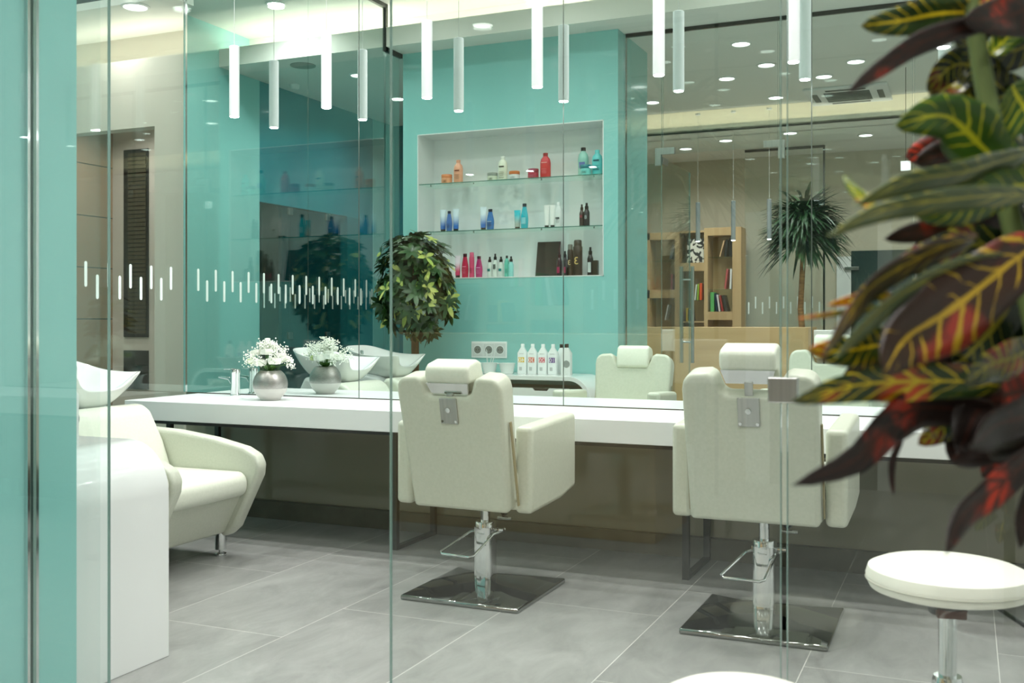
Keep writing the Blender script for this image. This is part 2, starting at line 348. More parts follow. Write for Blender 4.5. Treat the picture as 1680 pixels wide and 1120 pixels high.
# ------------------------------------------------------------------ worktop
WTZ = .773
wt = thing('worktop', 'long white wall-mounted worktop with thick front edge along the mirrors', 'worktop', (-1.45, 4.73, 0))
MB().box(-3.15, 3.13, 0, .645, WTZ-.112, WTZ).build('slab', SOLID, wt, bevel=.003)
MB().box(-3.11, 3.1, .05, .64, WTZ-.135, WTZ-.113).build('under_rail', BLACK, wt)
for x in (-4.42, -2.85, -1.24, .37):
    X = x+1.45
    b = MB().box(X-.016, X+.016, .17, .20, .0, WTZ-.136).box(X-.016, X+.016, .61, .635, .0, WTZ-.136).box(X-.016, X+.016, .201, .609, .0, .02)
    b.build('support_leg', DARKMETAL, wt, smooth=False)

# ------------------------------------------------------------------ styling chairs
def chair(label, x, y, dz, head_up, rz=0, ax=0, wi=.252, group='styling chairs at the worktop'):
    c = thing('styling_chair', label, 'chair', (x, y, 0), rz, group)
    # base plate: low pyramid
    s, n = .287, 0
    b = MB()
    b.add([(-s, -s, .0), (s, -s, .0), (s, s, .0), (-s, s, .0), (-s, -s, .022), (s, -s, .022), (s, s, .022), (-s, s, .022), (-.05, -.05, .068), (.05, -.05, .068), (.05, .05, .068), (-.05, .05, .068)],
          [(3, 2, 1, 0), (0, 1, 5, 4), (1, 2, 6, 5), (2, 3, 7, 6), (3, 0, 4, 7), (4, 5, 9, 8), (5, 6, 10, 9), (6, 7, 11, 10), (7, 4, 8, 11), (8, 9, 10, 11)])
    b.build('base_plate', BASECHROME, c, bevel=.007, seg=2, rot=(0, 0, -rz))
    MB().prism(rrect(-.044, .044, -.044, .044, .022, 4), .048, .30+dz*.5, 'z').build('column_sleeve', CHROME, c)
    MB().lathe([(.047, 0), (.049, .008), (.049, .05), (.046, .056)], 24, (0, 0, .27+dz*.5)).build('collar', CHROME, c)
    MB().lathe([(.022, 0), (.022, .20)], 18, (0, 0, .27)).build('piston', CHROME, c)
    # foot pedal loop toward -x / camera
    z = .275+dz*.5
    pts = [(.075, .05, z+.01), (.06, .015, z), (.05, -.02, z-.005), (.03, -.17, z-.075), (.015, -.185, z-.08), (-.13, -.175, z-.08), (-.145, -.16, z-.075), (-.075, -.01, z-.005), (-.05, .02, z)]
    MB().tube(pts, .006, 10).build('foot_pedal', CHROME, c)
    MB().tube([(-.055, .02, z+.01), (.085, .02, z+.01)], .008, 10).build('pedal_axle', CHROME, c)
    lv = MB().tube([(.05, .02, .42+dz), (.10, -.0, .36+dz)], .014, 12).build('tilt_lever', BLACK, c)
    MB().tube([(.065, -.0, .345+dz), (.135, -.0, .345+dz)], .007, 8).build('lever_bolt', CHROME, lv)
    MB().box(-.16, .16, -.12, .14, .43+dz, .465+dz).build('seat_plate', BLACK, c, bevel=.004)
    # seat
    b = MB().box(-.255, .255, -.19, .33, .455+dz, .60+dz); b.build('seat', CUSHION, c, bevel=.035, seg=4)
    MB().box(-.25, .25, -.17, .31, .42+dz, .456+dz).build('seat_frame', LEATHER, c, bevel=.008)
    # arms (side panels whose lower edge rises toward the front)
    for s in (-1, 1):
        x0 = (.262 if s > 0 else -.347)+ax
        poly = [(-.17, .405+dz), (.16, .425+dz), (.33, .46+dz), (.33, .812+dz), (-.17, .785+dz)]
        a = MB().prism(poly, x0, x0+.084, 'x').build('armrest', LEATHER, c, bevel=.022, seg=4)
    # backrest with U notch, reclined
    w, H = .266, .605
    nw, nd = .122, .088
    right = [(wi, 0), (w, H)]
    poly = [(-wi, .0), (wi, .0), (w-.006, H-.07), (w-.012, H-.03), (w-.04, H-.004), (nw+.035, H), (nw+.008, H-.012), (nw-.004, H-.05), (nw-.012, H-nd+.018), (nw-.03, H-nd),
            (-nw+.03, H-nd), (-nw+.012, H-nd+.018), (-nw+.004, H-.05), (-nw-.008, H-.012), (-nw-.035, H), (-w+.04, H-.004), (-w+.012, H-.03), (-w+.006, H-.07)]
    rec = math.radians(12)
    bk = MB().prism(poly, -.062, .062, 'y').build('backrest', LEATHER, c, bevel=.024, seg=4, loc=(0, -.18, .425+dz), rot=(rec, 0, 0))
    for s in (-1, 1):
        MB().box(s*.262-.004, s*.262+.004, -.012, .004, .02, .40).build('side_piping', PIPING, bk, bevel=.003)
    # headrest
    hz = H+(.045 if head_up else .003)
    yo = 0
    prof = [(.078, -.10), (.088, -.04), (.078, .035), (.045, .052), (-.03, .05), (-.058, .035), (-.064, .0), (-.056, -.034), (.0, -.04), (.035, -.10)]
    hr = MB().prism([(p[0], p[1]+hz) for p in prof], -.108, .108, 'x').build('headrest', CUSHION, bk, bevel=.016, seg=4)
    b = MB()
    b.add([(-.103, -.062, hz-.03), (.103, -.062, hz-.03), (.088, -.042, hz-.088), (-.088, -.042, hz-.088), (-.103, -.052, hz-.03), (.103, -.052, hz-.03), (.088, -.032, hz-.088), (-.088, -.032, hz-.088)],
          [(0, 1, 2, 3), (7, 6, 5, 4), (0, 4, 5, 1), (1, 5, 6, 2), (2, 6, 7, 3), (3, 7, 4, 0)])
    b.build('headrest_bracket', CHROME, bk, smooth=False)
    MB().box(-.016, .016, -.05, -.038, H-nd-.10, hz-.08).build('headrest_stem', STEEL, bk, bevel=.002)
    pl = MB().box(-.042, .042, -.071, -.062, H-nd-.118, H-nd-.004).build('stem_cover_plate', STEEL, bk, bevel=.002)
    MB().tube([(0, -.078, H-nd-.055), (0, -.070, H-nd-.055)], .011, 16).build('bolt', CHROME, pl)
    for s in (-1, 1): MB().tube([(s*.033, -.0745, H-nd-.106), (s*.033, -.070, H-nd-.106)], .006, 10).build('screw', CHROME, pl)
    return c
chair('cream leather styling chair with lowered headrest, on chrome plate, at the left', -2.035, 4.33, 0, False, math.radians(-2.5), -.03, .236)
chair('cream leather styling chair with raised headrest, on chrome plate, behind the metal glass clamp', -.765, 4.335, .04, True)

# ------------------------------------------------------------------ shampoo units
def shell_bowl():
    b = MB(); n = 56; rings = []
    prof = [(0, .0), (.38, .0), (.60, .03), (.77, .085), (.90, .15), (1.0, .215), (1.0, .222), (.965, .22), (.74, .135), (.5, .075), (.25, .05), (0.0, .045)]
    for r, z in prof:
        row = []
        for j in range(n):
            a = 2*PI*j/n; ca, sa = math.cos(a), math.sin(a)
            e = 2/3.6
            px = math.copysign(abs(ca)**e, ca)*.275; py = math.copysign(abs(sa)**e, sa)*.265
            wing = math.exp(-((abs(a if a < PI else 2*PI-a)-.82)/.28)**2)       # two pointed wings either side of the neck
            neck = max(0, (ca-.82)/.18)
            rimz = .075*max(0, -ca)**.8-.105*neck**.8+.012*wing
            k = max(0, (r-.34)/.66)
            row.append((px*r*(1+.13*wing*k)-.02*k-.05*neck*k, py*r*(1+.10*wing*k), (z+rimz*k**1.3)*.84))
        rings.append(row)
    vs = [p for row in rings for p in row]
    fs = [(i*n+j, i*n+(j+1) % n, (i+1)*n+(j+1) % n, (i+1)*n+j) for i in range(len(prof)-1) for j in range(n)]
    return b.add(vs, fs)
def shampoo(label, x, y):
    c = thing('shampoo_unit', label, 'salon chair', (x, y, 0), 0, 'shampoo units by the glass side wall')
    # x axis = facing. seat front at +.36
    for s in (-1, 1):
        y0 = .278 if s > 0 else -.358
        poly = [(-.42, .12), (.02, .10), (.14, .11), (.20, .16), (.345, .44), (.352, .50), (.325, .55), (.25, .585), (.05, .625), (-.2, .655), (-.42, .665), (-.52, .60), (-.52, .2)]
        MB().prism(poly, y0, y0+.08, 'y').build('arm', LEATHER, c, bevel=.022, seg=4)
    MB().prism([(-.42, .12), (.02, .10), (.13, .13), (.24, .335), (-.42, .335)], -.285, .285, 'y').build('seat_base', LEATHER, c, bevel=.01)
    MB().prism(rrect(-.36, .285, .33, .46, .055, 6), -.278, .278, 'y').build('seat_cushion', CUSHION, c, bevel=.015, seg=4)
    MB().prism([(-.36, .40), (-.20, .42), (-.27, .60), (-.36, .76), (-.42, .795), (-.50, .79), (-.54, .70), (-.50, .40)], -.278, .278, 'y').build('back_cushion', CUSHION, c, bevel=.03, seg=5)
    MB().prism([(-.92, .02), (-.50, .02), (-.50, .62), (-.60, .80), (-.80, .83), (-.92, .6)], -.20, .20, 'y').build('pedestal', GLOSSWHITE, c, bevel=.03, seg=4)
    bw = shell_bowl().build('bowl', CERAMIC, c, loc=(-.645, 0, .785), rot=(0, math.radians(2), 0), subd=1)
    MB().lathe([(.018, 0), (.018, .06), (.012, .085)], 14, (-.15, .14, .13)).build('mixer_tap', CHROME, bw)
    MB().lathe([(.02, 0), (.02, .015)], 16, (.0, 0, .05)).build('drain', DARKMETAL, bw)
    for sx in (.09, -.38):
        for sy in (-.3, .3):
            lg = MB().lathe([(.030, .035), (.030, .14)], 20, (sx, sy, 0)).build('leg', CHROME, c)
            MB().lathe([(.03, 0), (.032, .006), (.03, .014), (.012, .02), (.012, .036)], 20, (sx, sy, 0)).build('glide', CHROME, lg)
    return c
shampoo('cream shampoo chair with white ceramic bowl, showing its front beside the worktop end', -3.72, 4.12)
shampoo('cream shampoo chair with white ceramic bowl, mostly behind the white cabinet', -3.72, 3.395)

# ------------------------------------------------------------------ white cabinet
CX = -2.72; CY0, CY1 = 2.535, 3.02
cb = thing('white_cabinet', 'glossy white cabinet with rounded shoulder and drawers, against the teal wall', 'cabinet', (-3.4, 2.78, 0))
def sh(r, off):
    X1 = .68-off; Z1 = .80-off; out = [(X1, 0)]
    out += [(X1-r+r*math.cos(a), Z1-r+r*math.sin(a)) for a in [PI/2*i/10 for i in range(11)]]
    return out+[(-.70, Z1)]
o_ = sh(.19, 0); i_ = sh(.155, .035)
MB().prism(o_+i_[::-1], CY0-2.78, CY1-2.78, 'y').build('shell', GLOSSWHITE, cb, bevel=.002, seg=1, angle=30)
MB().box(-.70, -.675, CY0-2.78, CY1-2.78, 0, .764).build('side_panel', GLOSSWHITE, cb)
MB().box(-.674, .50, CY0-2.78, .20, .02, .70).build('carcass', pbr('cabinet_green_grey', (112, 128, 116), .5), cb)
for ci in range(2):
    x1 = .49-ci*.50; x0 = x1-.49
    for r_ in range(3):
        z1 = .70-r_*.222; z0 = z1-.215
        xm = (x0+x1)/2
        poly = [(x0, z0), (x1, z0), (x1, z1), (xm+.075, z1), (xm+.055, z1-.022), (xm-.055, z1-.022), (xm-.075, z1), (x0, z1)]
        dr = MB().prism(poly, .202, .222, 'y').build('drawer', WHITE, cb, bevel=.001, seg=1, smooth=False)
        MB().box(xm-.07, xm+.07, .2005, .2015, z1-.03, z1-.001).build('handle_recess', BLACK, dr)

# ------------------------------------------------------------------ text helper
def text_mesh(body, size, name, mat, parent, loc, rot, depth=.0004):
    cu = bpy.data.curves.new('tmp', 'FONT'); cu.body = body; cu.size = size; cu.align_x = 'CENTER'; cu.extrude = depth; cu.resolution_u = 3
    to = bpy.data.objects.new('tmp', cu); me = bpy.data.meshes.new_from_object(to); me.name = name
    bpy.data.objects.remove(to); bpy.data.curves.remove(cu)
    me.materials.append(mat); o = bpy.data.objects.new(name, me); COL.objects.link(o); o.parent = parent; o.location = loc; o.rotation_euler = rot
    return o
TOMIR = (PI/2, 0, PI)      # lettering that faces the mirror (+y)

# ------------------------------------------------------------------ bottles
def colmat(c, gloss=.3): return pbr('plastic_%d_%d_%d' % c, c, gloss)
def bottle(kind, x, y, z, w, h, body, cap, label, group, name='bottle', cat='bottle', text=None, band=None, band2=None):
    o = thing(name, label, cat, (x, y, z), 0, group); r = w/2; B = colmat(body); Cp = colmat(cap)
    if kind == 'bottle':      # shouldered bottle with cap
        MB().lathe([(r*.9, 0), (r, .006), (r*1.0, h*.62), (r*.86, h*.76), (r*.45, h*.86), (r*.42, h*.885)], 22, sy=.7).build('body', B, o)
        MB().lathe([(r*.46, h*.88), (r*.46, h*.99), (r*.4, h)], 16, sy=.8).build('cap', Cp, o)
    elif kind == 'taper':     # narrow waisted, broad lower body
        MB().lathe([(r*.8, 0), (r*.88, .004), (r, h*.35), (r*.95, h*.5), (r*.55, h*.83), (r*.5, h*.87)], 22, sy=.6).build('body', B, o)
        MB().lathe([(r*.52, h*.87), (r*.52, h*.99), (r*.46, h)], 16, sy=.8).build('cap', Cp, o)
    elif kind == 'tube':      # stands on its cap, crimped at the top
        b = MB(); n = 18; zs = [(.12, .78, .78), (.3, .85, .7), (.6, .95, .45), (.93, 1.05, .1), (1, 1.1, .06)]
        vs = [(r*a*math.cos(2*PI*j/n), r*c*math.sin(2*PI*j/n), h*zz) for zz, a, c in zs for j in range(n)]
        fs = [(i*n+j, i*n+(j+1) % n, (i+1)*n+(j+1) % n, (i+1)*n+j) for i in range(len(zs)-1) for j in range(n)]+[tuple(range(n)), tuple((len(zs)-1)*n+j for j in range(n))]
        b.add(vs, fs).build('body', band or B, o)
        MB().lathe([(r*.72, 0), (r*.76, h*.12)], 18, sy=.9).build('cap', Cp, o); band = None
    elif kind == 'jar':
        MB().lathe([(r*.9, 0), (r, .004), (r, h*.6), (r*.93, h*.64)], 24).build('body', B, o)
        MB().lathe([(r*.97, h*.64), (r, h*.67), (r, h*.96), (r*.95, h)], 24).build('lid', Cp, o)
    elif kind == 'spray':
        MB().lathe([(r*.95, 0), (r, .004), (r, h*.6), (r*.6, h*.72), (r*.5, h*.74)], 20).build('body', B, o)
        MB().lathe([(r*.62, h*.74), (r*.62, h*.86), (r*.4, h*.88), (r*.34, h*1.0)], 16).build('nozzle', Cp, o)
    elif kind == 'can':
        MB().lathe([(r*.97, 0), (r, .004), (r, h*.80), (r*.86, h*.835)], 22).build('body', B, o)
        MB().lathe([(r*.84, h*.83), (r*.84, h*.97), (r*.7, h)], 20).build('cap', Cp, o)
    elif kind == 'litre':     # big bottle with conical shoulder
        prof = rrect(-r, r, -r*.7, r*.7, r*.3, 4)
        b = MB(); lv = [(0, .97, .97), (.006, 1, 1), (h*.70, 1, 1), (h*.86, .42, .52), (h*.88, .38, .48)]; n = len(prof)
        vs = [(p[0]*a, p[1]*c, zz) for zz, a, c in lv for p in prof]
        fs = [(i*n+j, i*n+(j+1) % n, (i+1)*n+(j+1) % n, (i+1)*n+j) for i in range(len(lv)-1) for j in range(n)]+[tuple(range(n)), tuple((len(lv)-1)*n+j for j in range(n))]
        b.add(vs, fs).build('body', B, o)
        MB().lathe([(r*.4, h*.88), (r*.4, h*.985), (r*.34, h)], 18).build('cap', Cp, o)
    yf = r*(.7 if kind in ('bottle', 'litre') else (.6 if kind == 'taper' else 1.0))+.0012
    if kind in ('bottle', 'taper', 'can', 'jar', 'litre') and not text and kind != 'litre' and h > .07:
        dk_ = sum(body) > 330; lc = tuple(int(v*.62) for v in body) if dk_ else tuple(min(255, int(v*.6+100)) for v in body)
        for zz, ww in ((.20, .42), (.25, .5), (.30, .38), (.36, .5)):
            MB().box(-r*ww, r*ww, yf-.0006, yf+.001, h*zz, h*(zz+.014)).build('label_print', colmat(lc), o)
    if band:
        for (zz, hh, c) in band:
            MB().box(-r*.55, r*.55, yf-.0006, yf+.0012, h*zz, h*(zz+hh)).build('label_print', colmat(c), o)
    if text:
        txt, size, tz, tc = text
        text_mesh(txt, size, 'label_text', colmat(tc), o, (0, yf+.0016, h*tz), TOMIR)
    return o
def gradmat(name, top, bot, z0, z1):
    m = pbr(name, top, .3); nt = m.node_tree; L = nt.links.new
    tc = nt.nodes.new('ShaderNodeTexCoord'); sp = nt.nodes.new('ShaderNodeSeparateXYZ'); r = nt.nodes.new('ShaderNodeMapRange'); r.inputs[1].default_value = z0; r.inputs[2].default_value = z1
    mxn = nt.nodes.new('ShaderNodeMix'); mxn.data_type = 'RGBA'; mxn.inputs[6].default_value = lin(bot); mxn.inputs[7].default_value = lin(top)
    ns = nt.nodes.new('ShaderNodeTexNoise'); ns.inputs['Scale'].default_value = 160; ad = nt.nodes.new('ShaderNodeMath'); ad.operation = 'MULTIPLY_ADD'; ad.inputs[1].default_value = .5
    sb = nt.nodes.new('ShaderNodeMath'); sb.operation = 'SUBTRACT'; sb.inputs[1].default_value = .25; sb.use_clamp = True
    L(tc.outputs['Object'], sp.inputs[0]); L(sp.outputs[2], r.inputs[0]); L(tc.outputs['Object'], ns.inputs['Vector']); L(ns.outputs['Fac'], ad.inputs[0]); L(r.outputs[0], ad.inputs[2]); L(ad.outputs[0], sb.inputs[0])
    L(sb.outputs[0], mxn.inputs[0]); L(mxn.outputs[2], nt.nodes['Principled BSDF'].inputs['Base Color']); return m
BLUET = gradmat('blue_white_print', (222, 236, 244), (30, 100, 180), .05, .15)
PINKT = gradmat('pink_white_print', (240, 225, 235), (190, 30, 90), .06, .14)
SILVT = gradmat('teal_silver_print', (60, 190, 205), (170, 180, 170), .05, .13)
WHT = pbr('white_tube', (235, 236, 232), .3)
Yn = 2.40; Yvn = 2*MIR-Yn
def sc_(px): return math.hypot(1, 0)*(ray(px, 525, Y=Yvn)[0]*-math.sin(YAW)+Yvn*math.cos(YAW))/F
GR1, GR2, GR3 = 'hair products on the upper glass shelf', 'hair products on the middle glass shelf', 'hair products on the niche floor'
S1, S2, S3 = 2.478, 2.047, NZ0+t_
K = (30, 32, 32)
rows = [
 # kind, px, w, h, body, cap, label, shelf, group, dy, extras
 ('jar', 733, 18, 16, (226, 160, 120), (214, 132, 84), 'peach jar with orange lid, leftmost on the upper glass shelf', S1, GR1, 0, {}),
 ('bottle', 752, 16, 39, (232, 166, 134), (232, 166, 134), 'tall peach bottle beside the peach jar on the upper shelf', S1, GR1, 0, dict(band=[(.52, .05, (120, 60, 40))])),
 ('jar', 808, 17, 14.5, (214, 220, 198), (150, 158, 150), 'cream jar with grey lid on the upper glass shelf', S1, GR1, 0, {}),
 ('bottle', 825, 16, 41, (226, 228, 208), (232, 234, 224), 'tall cream white bottle between two jars on the upper shelf', S1, GR1, 0, dict(band=[(.54, .06, (60, 60, 50)), (.3, .02, (120, 120, 100)), (.12, .02, (120, 120, 100))])),
 ('jar', 844, 18, 15, (232, 234, 230), (206, 118, 66), 'white jar with copper orange lid on the upper shelf', S1, GR1, 0, {}),
 ('jar', 875, 18, 17, (170, 34, 70), (140, 24, 60), 'crimson jar beside the red bottle on the upper shelf', S1, GR1, 0, {}),
 ('bottle', 895, 18, 42, (196, 36, 50), (150, 30, 36), 'tall red bottle on the upper glass shelf', S1, GR1, 0, dict(band=[(.60, .03, (240, 180, 170))])),
 ('bottle', 957, 18, 49, (150, 206, 192), K, 'clear green bottle with black cap, behind the turquoise jar', S1, GR1, -.055, dict(band=[(.3, .2, (90, 110, 170))])),
 ('jar', 961, 19, 17.5, (120, 206, 200), (20, 120, 130), 'turquoise jar with dark teal lid on the upper shelf', S1, GR1, .035, {}),
 ('bottle', 980, 18, 42, (96, 200, 200), (110, 206, 206), 'aqua bottle at the right end of the upper shelf', S1, GR1, 0, dict(band=[(.55, .06, (24, 80, 90)), (.2, .03, (30, 110, 120))])),
 ('tube', 727, 11, 37, (60, 120, 190), K, 'blue and white tube, leftmost on the middle glass shelf', S2, GR2, 0, dict(band=BLUET)),
 ('taper', 737, 11, 34, (70, 110, 176), (40, 50, 70), 'blue bottle standing between two blue and white tubes', S2, GR2, .02, {}),
 ('tube', 748, 11, 37.5, (60, 120, 190), K, 'blue and white tube, right of the narrow blue bottle', S2, GR2, 0, dict(band=BLUET)),
 ('tube', 793, 11, 39, (60, 120, 190), K, 'blue and white tube beside the wide blue bottle, middle shelf', S2, GR2, 0, dict(band=BLUET)),
 ('taper', 804.5, 13.5, 35, (50, 112, 176), (30, 40, 60), 'wide blue bottle with dark cap on the middle shelf', S2, GR2, 0, dict(band=[(.4, .03, (170, 200, 225))])),
 ('tube', 849, 11, 31.5, (90, 160, 160), K, 'silver and turquoise tube beside the turquoise bottle', S2, GR2, 0, dict(band=SILVT)),
 ('taper', 860.5, 13.5, 42, (30, 178, 196), (20, 40, 50), 'bright turquoise bottle with black cap on the middle shelf', S2, GR2, 0, dict(band=[(.2, .25, (130, 200, 210))])),
 ('tube', 897, 9, 38, (236, 236, 232), K, 'slim white tube, the left one of two on the middle shelf', S2, GR2, 0, dict(band=WHT)),
 ('tube', 906.5, 9, 38, (236, 236, 232), K, 'slim white tube, beside the white bottle on the middle shelf', S2, GR2, 0, dict(band=WHT)),
 ('bottle', 916, 12, 42, (228, 232, 230), (236, 238, 236), 'white bottle on the middle glass shelf, right of the white tubes', S2, GR2, 0, dict(band=[(.34, .07, (90, 96, 96))])),
 ('spray', 954.5, 8, 37, (36, 34, 38), K, 'slim black spray bottle on the middle shelf, the shorter one', S2, GR2, 0, dict(band=[(.4, .12, (120, 40, 60))])),
 ('spray', 962.5, 10, 39, (40, 40, 44), K, 'black spray bottle with pale figure, right end of the middle shelf', S2, GR2, 0, dict(text=('8', .045, .32, (190, 200, 200)))),
 ('tube', 751, 10, 37, (200, 60, 110), (40, 20, 30), 'pink and white tube beside the plant on the niche floor', S3, GR3, 0, dict(band=PINKT)),
 ('taper', 763, 12.5, 40, (186, 26, 70), (70, 16, 36), 'crimson bottle with dark cap on the niche floor', S3, GR3, 0, dict(band=[(.45, .025, (235, 160, 180))])),
 ('can', 774, 8.5, 42, (206, 70, 110), (216, 90, 126), 'slim pink can between the crimson and magenta bottles', S3, GR3, 0, {}),
 ('taper', 786, 12.5, 35.5, (176, 44, 110), (80, 20, 50), 'magenta bottle with dark cap on the niche floor', S3, GR3, 0, dict(band=[(.45, .025, (235, 180, 210))])),
 ('spray', 803.5, 8.5, 34, (206, 216, 208), K, 'small clear bottle with black top, leftmost of the small bottles', S3, GR3, 0, dict(band=[(.3, .12, (20, 120, 120))])),
 ('spray', 812.5, 8, 39, (214, 222, 214), K, 'tallest of the small clear spray bottles on the niche floor', S3, GR3, 0, dict(band=[(.35, .2, (90, 100, 96))])),
 ('spray', 822, 9, 34, (206, 216, 208), K, 'small clear bottle with black top, middle of the small bottles', S3, GR3, 0, dict(band=[(.3, .12, (20, 120, 120))])),
 ('bottle', 831.5, 8.5, 35.5, (110, 196, 176), K, 'small green bottle with black cap on the niche floor', S3, GR3, 0, {}),
 ('spray', 838.5, 8.5, 34, (140, 206, 200), K, 'small aqua spray bottle with pointed black nozzle', S3, GR3, .02, {}),
 ('spray', 917.5, 9, 41, (34, 34, 36), K, 'black pointed spray bottle before the dark board, the left one', S3, GR3, .03, dict(band=[(.12, .24, (150, 40, 80))])),
 ('spray', 927, 8.5, 41, (34, 34, 36), K, 'black pointed spray bottle beside the slim gold lettered can', S3, GR3, .03, dict(band=[(.12, .24, (150, 40, 80))])),
 ('can', 935.5, 9.5, 52, (50, 44, 38), (110, 112, 104), 'slim black can with gold figures and grey cap', S3, GR3, 0, dict(text=('3', .06, .35, (214, 190, 140)))),
 ('can', 948, 15.5, 59, (32, 30, 28), K, 'large black can with gold figures, tallest on the niche floor', S3, GR3, 0, dict(text=('3', .09, .32, (206, 178, 110)))),
 ('spray', 968.5, 10, 47, (30, 32, 34), K, 'black spray bottle beside the small dark box', S3, GR3, 0, dict(band=[(.12, .35, (190, 200, 196))])),
]
for kd, px, wpx, hpx, body, cap, lab, zz, gr, dy, ex in rows:
    y = Yn+dy; Yv = 2*MIR-y; s_ = sc_(px)*Yv/Yvn
    bottle(kd, mx(px, Yv), y, zz+.0001, wpx*s_, hpx*s_, body, cap, lab, gr, name='jar' if kd == 'jar' else ('tube' if kd == 'tube' else 'bottle'), cat='jar' if kd == 'jar' else ('tube' if kd == 'tube' else 'bottle'), **ex)
o = MB().box(-.023, .023, -.02, .02, 0, .13).build('product_box', colmat((44, 40, 30)), bevel=.001); tag(o, 'small dark brown box at the right end of the niche floor', 'box'); o.location = (mx(977, Yvn), Yn, S3)
ob = MB().box(-.108, .108, -.006, .006, 0, .318).build('display_board', pbr('board_black', (44, 38, 34), .25, 0, .5), bevel=.001); tag(ob, 'dark glossy board leaning against the niche back', 'board')
ob.location = (mx(897, 2*MIR-2.30), 2.30, S3+.001); ob.rotation_euler = (math.radians(11), 0, math.radians(0))
# glass shelves
for zz, lab in ((S1, 'upper glass shelf in the white niche'), (S2, 'lower glass shelf in the white niche')):
    sh_ = thing('glass_shelf', lab, 'shelf', ((NX0+NX1)/2, 2.36, zz-.008), 0, 'glass shelves in the niche')
    h = (NX1-NX0)/2-.01
    MB().box(-h, h, -.143, .15, 0, .008).build('glass_plate', SHELFGLASS, sh_, smooth=False)
    MB().box(-h, h, .15, .1515, 0, .008).build('front_edge', pbr('green_edge', (70, 120, 108), .2), sh_, smooth=False)
    for xx in (-.78, -.35, .3, .78): MB().lathe([(.008, -.014), (.008, 0)], 12, (xx, .10, 0)).build('shelf_pin', CHROME, sh_)
# bottles on the cabinet
GC = 'developer bottles on the white cabinet'
CT = .8005
for px, num, c in ((857.5, '40', (232, 190, 60)), (874, '30', (224, 96, 60)), (891, '20', (214, 60, 90)), (907.5, '10', (96, 60, 140))):
    y = 2.78; Yv = 2*MIR-y; s_ = .00503
    nm = {'40': 'yellow', '30': 'orange red', '20': 'pink', '10': 'purple'}[num]
    o = bottle('litre', mx(px, Yv), y, CT, 16*s_, 50*s_, (236, 240, 240), (240, 244, 244), 'white litre bottle with %s number %s on the white cabinet' % (nm, num), GC)
    MB().box(-.026, .026, .0285, .0295, .098, .140).build('number_block', colmat(c), o)
    text_mesh(num, .05, 'number', pbr('print_white', (245, 245, 245), .4), o, (0, .0302, .101), TOMIR)
    text_mesh('OXY', .012, 'label_text', colmat((120, 124, 124)), o, (0, .0292, .165), TOMIR) if False else None
    MB().box(-.02, .02, .0285, .0292, .168, .1705).build('label_print', colmat((150, 154, 154)), o)
    MB().box(-.02, .005, .0285, .0292, .03, .06).build('label_print', colmat((186, 190, 190)), o)
bottle('litre', mx(921, 8.05), 2.71, CT, .07, .25, (236, 240, 240), K, 'white litre bottle with black cap, behind the mirror joint', GC)
o = bottle('litre', mx(932.5, 8.0), 2.80, CT, .084, .255, (226, 230, 228), K, 'white litre bottle with round grey label and black cap', GC)
MB().lathe([(.03, .0), (.03, .001)], 20, (0, 0, 0)).build('round_label', colmat((140, 148, 146)), o, loc=(.008, .0292, .09), rot=(-PI/2, 0, 0))
for i, (px, lab) in enumerate(((803, 'white mixing bowl with brushes on the white cabinet'), (832, 'white mixing bowl beside the developer bottles'))):
    b = thing('mixing_bowl', lab, 'bowl', (mx(px, 7.95), 2.81, CT), 0, 'mixing bowls on the cabinet')
    MB().lathe([(.045, 0), (.05, .004), (.068, .085), (.072, .09), (.064, .088), (.045, .012), (.0, .01)], 24, cap=False).build('bowl_body', pbr('bowl_white', (226, 232, 230), .3), b)
    MB().box(-.09, -.065, -.012, .012, .08, .09).build('handle', pbr('bowl_white', (226, 232, 230), .3), b, bevel=.003)
    if i == 0:
        for k, (dx, a) in enumerate(((.0, .03), (-.012, -.01), (.02, .05))):
            br = thing('tint_brush', ['white tint brush leaning in the bowl, nearest', 'white tint brush standing in the bowl, the upright one', 'white tint brush in the bowl, tilted furthest'][k], 'brush', (mx(px, 7.95)+dx, 2.81+.01*k, CT+.013), 0, 'tint brushes in the bowl')
            MB().tube([(0, 0, .02), (a, 0, .19)], .004, 8).build('handle', pbr('bowl_white', (226, 232, 230), .3), br)
            MB().box(-.012, .012, -.004, .004, 0, .025).build('bristles', BLACK, br)
# socket plate
p = unf(ray(803, 573.5, Y=8.24))
so = thing('socket_plate', 'triple power socket with white square frame on the teal wall', 'socket', (p[0], 2.521, p[2]))
MB().box(-.172, .172, 0, .01, -.072, .072).build('frame', pbr('socket_white', (236, 238, 238), .3), so, bevel=.004)
for i in range(3):
    u = MB().box(-.052, .052, .0, .0125, -.056, .056).build('socket_insert', pbr('socket_grey', (212, 216, 216), .3), so, bevel=.002, loc=((i-1)*.108, 0, 0))
    MB().lathe([(.040, 0), (.040, .0145)], 24).build('ring', pbr('socket_white', (236, 238, 238), .3), u, rot=(-PI/2, 0, 0))
    MB().lathe([(.034, 0), (.034, .015)], 24).build('well', pbr('socket_dark', (120, 126, 124), .4), u, rot=(-PI/2, 0, 0))
    for s_ in (-1, 1): MB().lathe([(.005, 0), (.005, .0155)], 10).build('pin_hole', BLACK, u, rot=(-PI/2, 0, 0), loc=(s_*.012, 0, 0))
